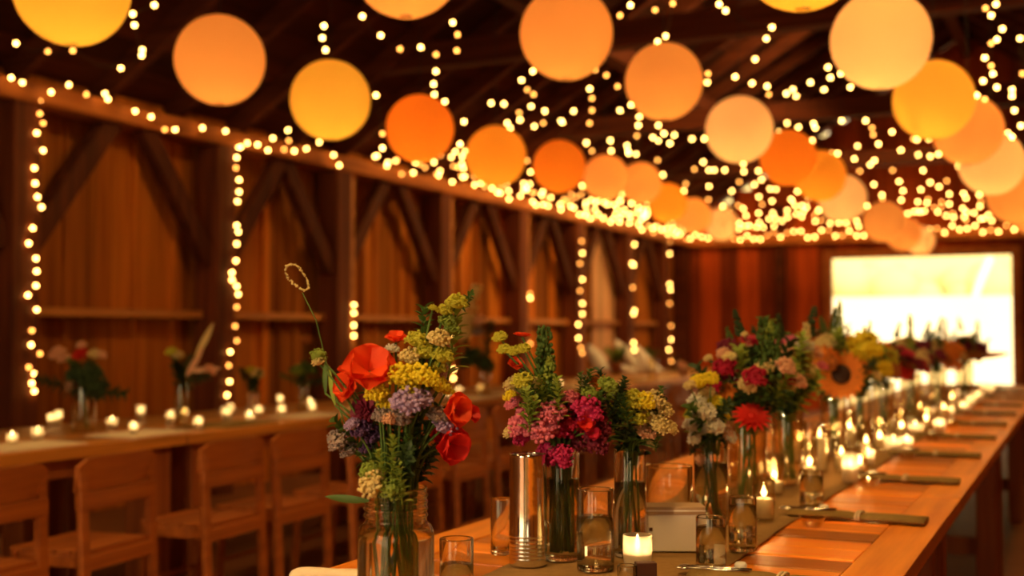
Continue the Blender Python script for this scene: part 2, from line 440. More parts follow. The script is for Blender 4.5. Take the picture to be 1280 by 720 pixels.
# ------------------------------------------------------------------ long tables
TZ = .76
TX0, TX1 = -1.28, -.30
def long_table(name, label, x0, x1, y0, y1, style, group):
    cx, cy = (x0+x1)/2, (y0+y1)/2
    t = thing(name, label, 'table', (cx, cy, 0), 0, group)
    hx, hy = (x1-x0)/2, (y1-y0)/2
    if style == 'framed':
        rw = .105
        for s in (-1, 1):
            MB().box(s*hx, s*(hx-rw), -hy+.002, hy-.002, TZ-.035, TZ, None, .003).build('edge_rail', M['rail'], t)
        mb = MB(); y = -hy+.003; rr = random.Random(int(y0*10))
        while y < hy-.02:
            w = min(.115, hy-.003-y)
            mb.box(-hx+rw+.003, hx-rw-.003, y, y+w-.007, TZ-.034, TZ-rr.uniform(.001, .003), None, .002); y += w
        mb.build('tabletop', M['table'], t)
        mb = MB(); mb.box(-hx+.06, -hx+.09, -hy+.05, hy-.05, TZ-.13, TZ-.035); mb.box(hx-.09, hx-.06, -hy+.05, hy-.05, TZ-.13, TZ-.035)
        mb.box(-hx+.09, hx-.09, -hy+.05, -hy+.08, TZ-.13, TZ-.035); mb.box(-hx+.09, hx-.09, hy-.08, hy-.05, TZ-.13, TZ-.035)
        mb.build('apron', M['tleg'], t)
    else:
        mb = MB(); n = 6; w = 2*hx/n
        for i in range(n): mb.box(-hx+i*w+.001, -hx+(i+1)*w-.002, -hy+.003, hy-.003, TZ-.045, TZ, None, .003)
        mb.build('tabletop', M['tableB'], t)
        mb = MB(); mb.box(hx-.09, hx-.05, -hy+.1, hy-.1, TZ-.12, TZ-.045); mb.box(-hx+.05, -hx+.09, -hy+.1, hy-.1, TZ-.12, TZ-.045)
        mb.build('apron', M['tleg'], t)
    for sx in (-1, 1):
        for sy in (-1, 1):
            lw = .09 if style == 'framed' else .13
            x = sx*(hx-.10); yy = sy*(hy-.13)
            MB().box(x-lw/2, x+lw/2, yy-lw/2, yy+lw/2, 0, TZ-.035, None, .006).build('leg', M['tleg'], t)
    MB().box(-hx+.1, hx-.1, -hy+.115, -hy+.145, .16, .24, None, .004).build('stretcher', M['tleg'], t)
    return t
T1N = ['nearest', 'second', 'third', 'farthest']
for i in range(4):
    long_table('banquet_table', 'orange varnished board table, %s of four joined under the burlap runner' % T1N[i], TX0, TX1, .9+i*2.5, .9+(i+1)*2.5-.004, 'framed', 'main banquet tables')
LX0, LX1 = -4.42, -3.50
for i in range(5):
    long_table('side_table', 'brown plank table by the left wall, %s from the camera in its row' % ordn[i], LX0, LX1, 1.6+i*2.5, 1.6+(i+1)*2.5-.004, 'plank', 'side tables along the left wall')
# runner
mb = MB(); nx, ny = 6, 120; rr = random.Random(5); x0, x1 = -.985, -.612
vs = []; fs = []
for j in range(ny+1):
    y = 1.0+j*(9.8/ny); e0 = rr.uniform(-.004, .004); e1 = rr.uniform(-.004, .004)
    for i in range(nx+1):
        u = i/nx; vs.append((x0+e0+(x1+e1-x0-e0)*u, y, TZ+.0035+.0015*math.sin(j*.9+u*3)))
for j in range(ny):
    for i in range(nx): a = j*(nx+1)+i; fs.append((a, a+1, a+nx+2, a+nx+1))
mb.add(vs, fs)
o = mb.build('table_runner', M['runner'], smooth=True)
mdf = o.modifiers.new('solid', 'SOLIDIFY'); mdf.thickness = .002; mdf.offset = -1
tag(o, 'brown burlap runner down the middle of the long orange tables', 'table runner')
RZ = TZ+.006   # resting height on the runner

# ------------------------------------------------------------------ chairs
def make_chair():
    t = thing('folding_chair', 'x', 'chair', (0, 0, 0), 0, 'wooden folding chairs along the side table')
    # local: sitter faces -X ; back at +X
    for s in (-1, 1):
        MB().beam((.185, s*.195, 0), (.150, s*.195, .74), .024, .040, (0, 1, 0), .003).build('leg', M['chair'], t)      # rear leg carries the back
        MB().beam((-.155, s*.180, 0), (-.125, s*.180, .43), .024, .036, (0, 1, 0), .003).build('leg', M['chair'], t)
        MB().box(-.14, .16, s*.170, s*.188, .385, .425, None, .003).build('side_rail', M['chair'], t)
    mb = MB()
    for i in range(5): mb.box(-.16+i*.065, -.16+i*.065+.060, -.182, .182, .425, .443, None, .003)
    mb.build('seat', M['chair'], t)
    # curved top panel with rounded shoulders
    mb = MB(); n = 12; vs = []; fs = []
    for i in range(n+1):
        u = i/n*2-1; bow = .022*(1-u*u); top = .765-.028*max(0, abs(u)-.75)**1.5*8; y = u*.222
        for (z, dx) in ((.650, 0), (top, .012)):
            for th in (-.008, .008): vs.append((.135+bow+dx+th+.008, y, z))
    for i in range(n):
        a = 4*i; b = a+4; fs += [(a, b, b+2, a+2), (a+1, a+3, b+3, b+1), (a+2, b+2, b+3, a+3), (a, a+1, b+1, b)]
    fs += [(0, 2, 3, 1), (4*n, 4*n+1, 4*n+3, 4*n+2)]
    mb.add(vs, fs); mb.build('backrest', M['chair'], t, smooth=False)
    MB().box(.140, .172, -.218, .218, .585, .648, None, .006).build('back_rail', M['chair'], t)
    MB().box(.155, .178, -.185, .185, .375, .425, None, .003).build('seat_rail', M['chair'], t)
    MB().tube([(-.14, -.18, .20), (-.14, .18, .20)], .010, 8).build('stretcher', M['chair'], t)
    MB().tube([(.178, -.19, .13), (.178, .19, .13)], .010, 8).build('stretcher', M['chair'], t)
    return t
ch = make_chair(); bpy.context.view_layer.update(); cht = tree_of(ch)
cy = [2.76, 3.29, 3.94, 4.42, 4.96, 5.50, 6.02, 6.56, 7.1, 7.6, 8.1, 8.7, 9.4, 10.0, 10.7, 11.3, 12.0]
for i, y in enumerate(cy):
    lab = 'wooden folding chair at the side table, %s from the left frame edge' % ordn[i]
    rz = R.uniform(.02, .14); loc = (-3.30+R.uniform(-.02, .02), y, 0)
    if i == 0: ch.location = loc; ch.rotation_euler = (0, 0, rz); ch['label'] = lab
    else: copytree(ch, cht, loc, rz, lab)

# ------------------------------------------------------------------ paper lanterns
SR = .20
def lantern_meshes():
    mb = MB(); prof = []
    n = 44
    for i in range(n+1):
        a = -PI/2+.13+(PI-.30)*i/n
        rr = SR*(1-.004*abs(math.sin(i*PI/2)))
        prof.append((rr*math.cos(a), rr*math.sin(a)))
    mb.lathe(prof, 48)
    sh = {k: mb.mesh('paper_shade', v[0], True) for k, v in LANT.items()}
    fr = MB()
    fr.tube([(.028*math.cos(a), .028*math.sin(a), SR*.985) for a in [2*PI*i/16 for i in range(17)]], .0018, 5)
    fr.tube([(-.028, 0, SR*.985), (-.03, 0, -SR*.96)], .0016, 5); fr.tube([(.028, 0, SR*.985), (.03, 0, -SR*.96)], .0016, 5)
    fr.tube([(-.03, 0, -SR*.96), (.03, 0, -SR*.96)], .0016, 5)
    frame = fr.mesh('wire_frame', M['black'])
    b = MB().ball((0, 0, 0), .024, 12, 8).mesh('bulb', M['innerbulb'])
    return sh, frame, b
SH, FRM, LB = lantern_meshes()
CORDS = {}
def lantern(p, colour, label, rowname, power=1.0, sz=1.0):
    p = Vector(p)
    t = thing('paper_lantern', label, 'paper lantern', p, R.uniform(0, 3), rowname)
    link('paper_shade', SH[colour], t); link('wire_frame', FRM, t)
    link('bulb', LB, t, (0, 0, -.065))
    top = roofz(p.x)+.05-p.z
    MB().tube([(0, 0, SR*.98), (0, 0, top)], .0025, 5).build('cord', M['black'], t)
    l = bpy.data.lights.new('lantern_light', 'POINT'); l.energy = 3.8*LANT[colour][1]*power; l.color = (1, .72, .42); l.shadow_soft_size = .028
    lo = bpy.data.objects.new('lantern_light', l); COL.objects.link(lo); lo.parent = t; lo.location = (0, 0, -.065)
    return t
rows = [
 ('left', [(90, -14, 142, 'yellow'), (275, 75, 112, 'peach'), (413, 125, 100, 'yellow'), (525, 161, 85, 'orange'), (620, 195, 76, 'amber'),
           (699, 208, 66, 'orange'), (757, 222, 57, 'peach'), (801, 229, 52, 'peach'), (834, 254, 50, 'amber'), (867, 270, 45, 'peach'), (902, 280, 41, 'cream')]),
 ('middle', [(507, -49, 142, 'peach'), (708, 42, 116, 'peach'), (830, 102, 97, 'peach'), (924, 162, 84, 'cream'), (985, 197, 70, 'orange'),
             (1025, 220, 64, 'amber'), (1053, 248, 60, 'cream'), (1105, 277, 51, 'peach'), (1129, 292, 43, 'peach'), (1150, 300, 36, 'cream')]),
 ('right', [(1003, -70, 166, 'yellow'), (1101, 50, 123, 'cream'), (1167, 125, 99, 'yellow'), (1210, 163, 86, 'peach'), (1240, 204, 80, 'cream'), (1272, 243, 74, 'peach'), (1297, 262, 66, 'peach')]),
]
for rn, ls in rows:
    for i, (x, y, d, c) in enumerate(ls):
        lantern(P(x, y, 2*SR*F/d), c, '%s round paper lantern, %s from the near end of the %s row' % (c, ordn[i], rn), 'paper lanterns in the %s row' % rn)
# the rows run on behind the camera
for i, (x, y, z, c) in enumerate([(-3.45, 1.6, 2.42, 'peach'), (-1.9, .9, 2.45, 'cream'), (-.6, .4, 2.5, 'peach'), (-3.4, -.6, 2.42, 'yellow'), (-1.9, -1.2, 2.42, 'peach'), (-.5, -1.6, 2.42, 'cream')]):
    lantern((x, y, z), c, '%s paper lantern hanging behind the camera, %s of six there' % (c, ordn[i]), 'paper lanterns behind the camera')

# ------------------------------------------------------------------ fairy lights
BM = MB().ball((0, 0, 0), 1, 8, 6).mesh('bulb', M['bulb'], True)
BD = MB().ball((0, 0, 0), 1, 8, 6).mesh('bulb', M['dimbulb'], True)
RB = random.Random(99)
def bulb_r(p):
    return .0100 + .0006*max(0, min(12, depth(p)-5))
NB = 0
def string(pts, label, group, bulbs=None, wire=True, sag=0):
    """pts: world points the wire passes; bulbs: list of bulb points (default: pts)"""
    global NB
    pts = [Vector(p) for p in pts]
    bulbs = pts if bulbs is None else bulbs
    o0 = pts[0].copy()
    t = thing('fairy_light_string', label, 'string lights', o0, 0, group)
    w = []
    for a, b in zip(pts, pts[1:]):
        w += [a-o0, (a+b)/2-o0-Vector((0, 0, min(.04, (b-a).length*sag)))]
    w.append(pts[-1]-o0)
    MB().tube(w, .0022, 4).build('wire', M['cord'], t)
    for b in bulbs:
        r = bulb_r(b); link('bulb', BD if RB.random() < .24 else BM, t, Vector(b)-o0-Vector((0, 0, r*.9)), None, r); NB += 1
    return t
def pz(px, py, z=2.84):      # point at height z along that line of sight, kept inside the barn
    p = onz(px, py, z)
    if p.x < -5.64 or p.x > 0 and False:
        d = p-Vector((0, 0, CAMZ)); p = d*(-5.64/d.x)+Vector((0, 0, CAMZ))
    return p
def st(l, label, z=2.84, group='fairy lights strung over the tables', jz=.12):
    rr = random.Random(len(l)*7+int(l[0][0]))
    pts = []
    for (x, y) in l: pts.append(pz(x, y, z+rr.uniform(-jz, jz)*.3))
    return string(pts, label, group, sag=.1)
def vert(l, Z, label, group='fairy lights hanging straight down'):
    return string([P(x, y, Z) for x, y in l], label, group)
st([(20, 52), (60, 62), (91, 61), (151, 83), (177, 67), (178, 60), (168, 29), (166, 15), (193, 4)], 'sparse fairy light string looping below the nearest yellow lantern', 2.75)
st([(14, 95), (28, 101), (64, 113), (86, 104), (108, 116), (131, 115), (135, 122), (169, 137), (189, 144), (206, 160), (219, 160), (253, 158), (282, 162)], 'fairy light string above the plate beam between the first and second lit posts', 2.80)
st([(301, 182), (309, 177), (322, 179), (335, 186), (341, 171), (360, 161), (361, 174), (355, 185), (368, 187), (383, 184), (399, 176), (417, 192), (424, 205)], 'fairy light string starting at the second lit post and running under the yellow lantern', 2.78)
st([(453, 18), (476, 42), (500, 59), (526, 57), (545, 66), (545, 87), (542, 103), (543, 116), (556, 125)], 'fairy light string dropping to the orange lantern in the left row', 2.78)
vert([(566, 26), (572, 41), (571, 61)], 6.4, 'short drop of three fairy bulbs above the orange lantern')
vert([(580, 150), (575, 178), (572, 207)], 7.6, 'drop of fairy bulbs right of the orange lantern')
vert([(470, 117), (478, 165), (478, 183), (496, 198)], 7.4, 'drop of fairy bulbs left of the orange lantern')
st([(614, 127), (630, 128), (649, 139), (664, 131), (667, 116), (659, 110), (652, 98), (666, 87)], 'fairy light string curling under the large peach lantern')
st([(611, 159), (634, 152), (638, 158), (650, 148), (679, 152), (681, 137), (701, 149), (703, 151), (717, 137)], 'fairy light string crossing above the amber lantern')
vert([(737, 109), (740, 121), (740, 136), (737, 152)], 8.2, 'vertical drop of four fairy bulbs between two peach lanterns')
st([(744, 85), (758, 92), (772, 106), (789, 129), (775, 136), (799, 144), (823, 155)], 'fairy light string slipping behind the second peach lantern')
st([(775, 17), (788, 4), (819, 10), (841, 2), (832, 43), (822, 50)], 'fairy light string near the top edge above the peach lantern', 2.9)
st([(733, 178), (740, 187), (763, 174), (764, 187), (785, 187), (786, 190), (795, 191), (796, 168), (798, 155), (816, 170), (823, 174), (830, 165), (843, 167)], 'fairy light string above the far peach lanterns of the left row')
st([(899, 3), (907, 11), (965, 32), (958, 46), (944, 72), (919, 94), (885, 90), (884, 101)], 'fairy light string falling from the top edge toward the cream lantern', 2.88)
st([(919, 94), (940, 102), (933, 121), (959, 106), (961, 116), (983, 115), (991, 110), (995, 118), (1013, 101), (1030, 110), (1038, 95), (1035, 82), (1051, 90), (1063, 107)], 'fairy light string reaching the largest cream lantern from the left')
st([(865, 172), (879, 201), (893, 211), (906, 211), (929, 203), (948, 212), (974, 163), (984, 152), (998, 157), (1019, 158), (1015, 174), (1047, 190), (1072, 181), (1068, 197), (1093, 199)], 'fairy light string looping below the smaller cream lantern')
st([(1052, 149), (1082, 149), (1090, 158), (1115, 163), (1142, 172), (1161, 172), (1126, 186), (1173, 191)], 'fairy light string under the large yellow lantern of the right row')
vert([(1245, 3), (1232, 8), (1239, 17), (1253, 34), (1246, 47), (1239, 52), (1231, 70), (1239, 80), (1241, 90), (1229, 99), (1246, 107), (1231, 122), (1221, 117)], 6.6, 'long vertical fairy light drop right of the large yellow lantern')
vert([(1275, 46), (1278, 90), (1265, 110), (1265, 118), (1268, 136), (1276, 155), (1265, 169)], 7.2, 'vertical fairy light drop against the right frame edge')
vert([(405, 30), (403, 45), (407, 60)], 5.9, 'small drop of fairy bulbs on the cord of the yellow lantern')
# post wraps
def wrap(l, i, label, near=True):
    # bulbs on the aisle faces of post i
    Xf = XL+.07+PW+.012
    pts = []
    for (px, py) in l:
        d = RM @ Vector(((px-640)/F, -(py-360)/F, -1)); t = Xf/d.x
        q = d*t+Vector((0, 0, CAMZ)); q.y = max(PY[i]-PW/2-.02, min(PY[i]+PW/2+.02, q.y)); pts.append(q)
    return string(pts, label, 'fairy lights wound round the wall posts')
wrap([(50, 124), (50, 140), (54, 152), (46, 164), (54, 186), (43, 208), (44, 227), (47, 244), (52, 257), (41, 283), (36, 302), (45, 321), (46, 337), (45, 355), (35, 367), (46, 385), (40, 411), (39, 429), (50, 440), (36, 457), (43, 465), (40, 477), (43, 487)], 2,
     'fairy light string wound down the leftmost wall post in the picture')
wrap([(298, 182), (296, 195), (295, 208), (299, 223), (299, 238), (297, 250), (296, 280), (298, 288), (296, 303), (295, 324), (290, 339), (290, 348), (296, 356), (298, 366), (296, 382), (294, 406), (296, 424), (288, 438), (286, 455), (287, 475), (284, 492)], 3,
     'fairy light string wound down the second wall post from the left')
wrap([(456, 380), (455, 390), (450, 405), (452, 418)], 4, 'short cluster of fairy bulbs low on the third wall post')
wrap([(588, 420), (602, 458), (586, 470)], 5, 'three fairy bulbs low on the fourth wall post')
wrap([(678, 367), (676, 372), (676, 428)], 6, 'three fairy bulbs on the fifth wall post')
wrap([(727, 300), (728, 315), (725, 328), (728, 348), (725, 362), (728, 378), (728, 391), (720, 404), (723, 421), (726, 433), (728, 440)], 7, 'fairy light string down the sixth wall post beside the pale plank door')
wrap([(797, 305), (790, 328), (792, 330), (791, 358), (793, 387), (792, 391), (792, 427), (793, 436)], 8, 'fairy light string down the seventh wall post right of the pale plank door')
wrap([(837, 300), (837, 316), (837, 354), (838, 361), (837, 378), (839, 406), (842, 423), (836, 436), (841, 450), (840, 464)], 9, 'fairy light string down the last wall post by the far corner')
# dense garlands along the plate
rr = random.Random(21)
def garland(y0, y1, n, z0, amp, label, xo=.34):
    pts = []
    for k in range(n):
        t = (k+rr.uniform(-.35, .35))/(n-1); y = y0+(y1-y0)*max(0, min(1, t))
        pts.append((XL+xo+rr.uniform(-.03, .07), y, z0+rr.uniform(-amp, amp)))
    pts.sort(key=lambda p: p[1])
    string(pts, label, 'fairy light garlands along the plate beam')
garland(9.0, 18.4, 86, 2.74, .075, 'dense fairy light garland running along the plate beam, lowest strand')
garland(9.3, 18.4, 72, 2.86, .07, 'dense fairy light garland running along the plate beam, middle strand', .40)
garland(10.2, 18.4, 46, 2.98, .07, 'dense fairy light garland running along the plate beam, top strand', .5)
# swags across the barn
def swag(y0, y1, x0, x1, n, z0, sag, label):
    pts = []
    for k in range(n):
        t = k/(n-1); u = (t*3) % 1
        pts.append((x0+(x1-x0)*t+rr.uniform(-.05, .05), y0+(y1-y0)*t+rr.uniform(-.05, .05), z0-sag*4*u*(1-u)+rr.uniform(-.04, .04)))
    string(pts, label, 'fairy light swags crossing the barn')
sw = [(9.4, 9.9, -4.2, 1.2, 15), (10.4, 11.0, -5.0, 1.0, 17), (11.3, 12.0, -5.2, 1.0, 19), (12.2, 12.9, -5.4, .8, 21), (13.0, 13.8, -5.5, .8, 23), (13.9, 14.6, -5.5, .6, 26), (14.8, 15.4, -5.5, .5, 28), (15.6, 16.2, -5.6, .4, 32), (16.5, 17.0, -5.6, .3, 36), (17.4, 17.6, -5.6, 0, 40), (18.1, 18.1, -5.6, -.4, 46)]
for i, (a, b, c, d, n) in enumerate(reversed(sw)):
    swag(a, b, c, d, n, 2.97, .17, 'fairy light swag crossing the barn, %s in order from the far wall' % ordn[i])
string([(-5.6+k*.105, YF-.24, 2.72+rr.uniform(-.06, .06)) for k in range(50)], 'fairy light garland along the beam at the top of the far wall', 'fairy light garlands along the plate beam')

# ------------------------------------------------------------------ flower prototypes (unit size: radius 1 about the origin, facing +Z)
PR = {}
def proto(kind, col):
    key = (kind, col)
    if key in PR: return PR[key]
    q = random.Random(hash(kind) % 97 if False else len(kind)*13+len(col)); mb = MB()
    mat = FC.get(col) or M[col]
    name = {'poppy': 'poppy', 'dome': 'flower_cluster', 'daisy': 'daisy_head', 'sun': 'sunflower_head', 'spire': 'flower_spire', 'sprig': 'foliage_sprig', 'pod': 'seed_head', 'rose': 'ranunculus_head', 'blade': 'long_leaf'}[kind]
    if kind == 'poppy':
        for lay, (n, tilt, w) in enumerate(((4, .55, 1.5), (4, .95, 1.4))):
            for i in range(n):
                a = 2*PI*i/n+lay*.7; d = Vector((math.cos(a)*math.cos(tilt), math.sin(a)*math.cos(tilt), math.sin(tilt)))
                mb.petal((0, 0, -.25), d, (-math.sin(a), math.cos(a), 0), 1.05, w, -.18, 9, 10, .045, i*2+lay)
    elif kind == 'rose':
        for lay in range(5):
            n = 7-lay; tilt = .15+lay*.3
            for i in range(n):
                a = 2*PI*i/n+lay*.5; d = Vector((math.cos(a)*math.cos(tilt), math.sin(a)*math.cos(tilt), math.sin(tilt)))
                mb.petal((0, 0, -.15), d, (-math.sin(a), math.cos(a), 0), 1.0-lay*.1, .9-lay*.1, -.35, 4, 4, .04, i)
    elif kind == 'dome':
        for i in range(95):
            a = q.uniform(0, 2*PI); h = q.uniform(-.35, 1); r = math.sqrt(max(0, 1-h*h))
            rad = q.uniform(.72, 1.0); mb.ball((r*math.cos(a)*rad, r*math.sin(a)*rad, h*rad*.75), q.uniform(.09, .16), 6, 4, (1, 1, .8))
        mb.ball((0, 0, -.05), .68, 10, 6, (1, 1, .7))
    elif kind == 'daisy':
        for lay in range(2):
            for i in range(16):
                a = 2*PI*(i+lay*.5)/16; tl = .12+lay*.3
                mb.leaf((0, 0, 0), (math.cos(a)*math.cos(tl), math.sin(a)*math.cos(tl), math.sin(tl)), (-math.sin(a), math.cos(a), 0), 1-lay*.2, .26, -.15, 4)
        mb.ball((0, 0, .1), .2, 8, 6, (1, 1, .6))
    elif kind == 'sun':
        for lay in range(2):
            for i in range(20):
                a = 2*PI*(i+lay*.5)/20; tl = .05+lay*.3
                mb.leaf((.3*math.cos(a), .3*math.sin(a), 0), (math.cos(a)*math.cos(tl), math.sin(a)*math.cos(tl), math.sin(tl)), (-math.sin(a), math.cos(a), 0), .75, .28, -.2, 4)
    elif kind == 'spire':      # tall tapering spike, height 2 from z=-1
        for i in range(110):
            t = q.random(); z = -1+2*t; r = .30*(1-.75*t)+.05; a = q.uniform(0, 2*PI)
            mb.ball((r*math.cos(a), r*math.sin(a), z), q.uniform(.06, .11)*(1.2-.5*t), 5, 4, (1, 1, 1.1))
        mb.tube([(0, 0, -1), (0, 0, 1)], .06, 5, .02)
    elif kind == 'sprig':      # leafy branch height 2
        mb.tube([(0, 0, -1), (.05, .03, 0), (0, .08, 1)], .035, 5, .012)
        for i in range(26):
            t = i/26; z = -.9+1.9*t; a = i*2.4; tl = .5+.4*t; L_ = .62*(1-.45*t)
            mb.leaf((.04*math.cos(a), .04*math.sin(a), z), (math.cos(a)*math.cos(tl), math.sin(a)*math.cos(tl), math.sin(tl)), (-math.sin(a), math.cos(a), 0), L_, .26, -.3, 5)
    elif kind == 'pod':
        mb.ball((0, 0, 0), .78, 10, 8, (1, .8, 1.2))
        for i in range(80):
            a = q.uniform(0, 2*PI); h = q.uniform(-1, 1); r = math.sqrt(1-h*h)
            mb.ball((r*math.cos(a)*.92, r*math.sin(a)*.74, h*1.1), q.uniform(.06, .11), 5, 4)
    elif kind == 'blade':
        mb.leaf((0, 0, -1), (.1, 0, 1), (0, 1, 0), 2, .34, .28, 9)
    PR[key] = (name, mb.mesh(name, mat, kind not in ('sprig',)))
    return PR[key]
SUNC = MB().ball((0, 0, .02), .42, 14, 8, (1, 1, .5)).mesh('flower_disc', FC['dark'], True)

def bouquet(label, base, rim_h, neck_r, heads, name='flower_bouquet', group=None, nleaf=6, seed=1, stem_r=.0022, floor_h=.012):
    """base: vase base (world). heads: (kind, colour, world pos, radius[, tilt dir, zscale])"""
    q = random.Random(seed); base = Vector(base)
    t = thing(name, label, 'flowers', base+Vector((0, 0, floor_h)), 0, group)
    o0 = base+Vector((0, 0, floor_h))
    for hi, h in enumerate(heads):
        kind, col, pos, r = h[:4]; pos = Vector(pos)
        d = Vector(h[4]) if len(h) > 4 and h[4] is not None else None
        out = pos-(base+Vector((0, 0, rim_h)))
        if d is None: d = (out.normalized()*.8+Vector((0, 0, .5)) + Vector((.25, -.45, 0))*.6)
        if kind in ('sprig', 'spire', 'blade'): d = Vector(h[4]) if len(h) > 4 and h[4] is not None else (out.normalized()+Vector((0, 0, .35)))
        d.normalize()
        rot = d.to_track_quat('Z', 'Y').to_euler()
        nm, me = proto(kind, col)
        sc = (r, r, r*(h[5] if len(h) > 5 else 1))
        o = link(nm, me, t, pos-o0, rot, sc)
        if kind == 'sun': link('flower_disc', SUNC, o)
        # stem
        off = r*(1.0*(h[5] if len(h) > 5 else 1) if kind in ('sprig', 'spire', 'blade') else .2)
        hp = pos-d*off
        a = q.uniform(0, 2*PI); k = q.uniform(.2, .8)*neck_r
        nk = base+Vector((0, 0, rim_h))+Vector(((out.x)*.12, out.y*.12, 0)).normalized()*k if out.length > .001 else base
        bt = base+Vector((math.cos(a)*neck_r*.6, math.sin(a)*neck_r*.6, floor_h+.004))
        if hp.z < nk.z+.01: hp = Vector((hp.x, hp.y, max(hp.z, nk.z+.005)))
        full = hi % 3 == 0
        pts = []
        for i in range(9):
            s = i/8 if full else .42+.58*i/8
            if s < .5: u = s*2; p = bt.lerp(nk, u)
            else:
                u = (s-.5)*2; c = nk+Vector((0, 0, (hp-nk).length*.45)); p = nk*(1-u)**2+c*2*u*(1-u)+hp*u*u
            pts.append(p-o0)
        MB().tube(pts, stem_r, 5, stem_r*.7).build('stem', M['stem'], t, True)
    for i in range(nleaf):
        a = q.uniform(0, 2*PI); rr_ = q.uniform(.3, 1); L_ = q.uniform(.035, .06)*(1 if rim_h < .3 else 1.3)
        p = base+Vector((math.cos(a)*neck_r*rr_*1.5, math.sin(a)*neck_r*rr_*1.5, rim_h+q.uniform(.02, .07)))
        nm, me = proto('sprig', q.choice(['leaf', 'leafd', 'leaf']))
        d = Vector((math.cos(a), math.sin(a), 1.0)).normalized()
        link(nm, me, t, p-o0, d.to_track_quat('Z', 'Y').to_euler(), L_)
    return t

# ------------------------------------------------------------------ glassware
def vessel(prof_out, wall, base_t, n=48):
    """closed solid of revolution with an inner cavity"""
    inner = [(max(.0005, r-wall), z) for r, z in prof_out if z > base_t*.9]
    pr = [(.0004, 0)]+prof_out+list(reversed(inner))
    pr = pr+[(inner[0][0] if inner else .01, base_t), (.0004, base_t)]
    return MB().lathe(pr, n)
GCACHE = {}
def cyl_prof(r, h):
    return [(r*.93, 0), (r, .004), (r, h*.3), (r, h*.6), (r, h-.002), (r-.0008, h)]
def cylinder_vase(base, r, h, label, name='glass_vase', cat='vase', mat='glass', water=.6, group=None, wall=.003):
    base = Vector(base)
    t = thing(name, label, cat, base, 0, group)
    key = (round(r, 3), round(h, 3), mat)
    if key not in GCACHE:
        GCACHE[key] = vessel(cyl_prof(r, h), wall, .008 if mat == 'glass' else .004, 40).mesh('glass_body', M[mat], True)
    link('glass_body', GCACHE[key], t)
    if water:
        w = MB().lathe([(.0004, .0085), (r-wall+.0004, .0075), (r-wall+.0004, h*water), (.0004, h*water)], 36)
        w.build('water', M['water'], t, True)
    return t
def mason_jar(base, r, H, label):
    base = Vector(base); t = thing('mason_jar', label, 'jar', base)
    pr = [(r*.86, 0), (r*.97, .006), (r, .018), (r, H*.66), (r*.995, H*.70), (r*.93, H*.745), (r*.83, H*.765), (r*.80, H*.78), (r*.80, H*.80)]
    z = H*.80; k = 0
    while z < H*.965:
        pr += [(r*.80, z), (r*.845, z+.0028), (r*.845, z+.0042), (r*.80, z+.007)]; z += .0095; k += 1
    pr += [(r*.80, H*.985), (r*.82, H*.99), (r*.81, H)]
    pr2 = []
    for p in pr:
        if not pr2 or p[1] > pr2[-1][1]+1e-5: pr2.append(p)
    vessel(pr2, .0035, .009, 56).build('glass_body', M['glass'], t, True)
    MB().lathe([(.0004, .0085), (r*.97-.0031, .0085), (r-.0031, .018), (r-.0031, H*.66), (r*.995-.0031, H*.70), (.0004, H*.70)], 40).build('water', M['water'], t, True)
    return t
FLM = MB().lathe([(.0002, 0), (.0035, .004), (.0048, .009), (.003, .018), (.0003, .028)], 12).mesh('flame', M['flame'], True)
VOT = {}
def votive(base, r, h, label, group='votive candles', mat='frost', wax_h=.5, light=.42, name='votive_candle'):
    base = Vector(base); t = thing(name, label, 'candle', base, 0, group)
    key = (round(r, 3), round(h, 3), mat, wax_h)
    if key not in VOT:
        g = MB().lathe([(.0004, 0), (r*.82, .0), (r*.9, .004), (r, h*.5), (r, h), (r-.002, h), (r-.002, h*.5), (r*.88, .006), (.0004, .006)], 28).mesh('glass_cup', M[mat], True)
        wr = r*.80
        w = MB().lathe([(.0004, .007), (wr*.95, .007), (wr, .010), (wr, h*wax_h), (wr*.85, h*wax_h-.002), (.0004, h*wax_h-.003)], 22).mesh('wax', M['wax'], True)
        VOT[key] = (g, w, MB().tube([(0, 0, h*wax_h-.003), (.0005, 0, h*wax_h+.008)], .0008, 5).mesh('wick', M['black']))
    g, w, k = VOT[key]
    link('glass_cup', g, t); wo = link('wax', w, t); link('wick', k, wo)
    link('flame', FLM, t, (0, 0, h*wax_h+.003), None, (1.1, 1.1, 1.0))
    if light:
        l = bpy.data.lights.new('candle_light', 'POINT'); l.energy = light; l.color = (1, .55, .2); l.shadow_soft_size = .008
        lo = bpy.data.objects.new('candle_light', l); COL.objects.link(lo); lo.parent = t; lo.location = (0, 0, h*wax_h+.016)
    return t

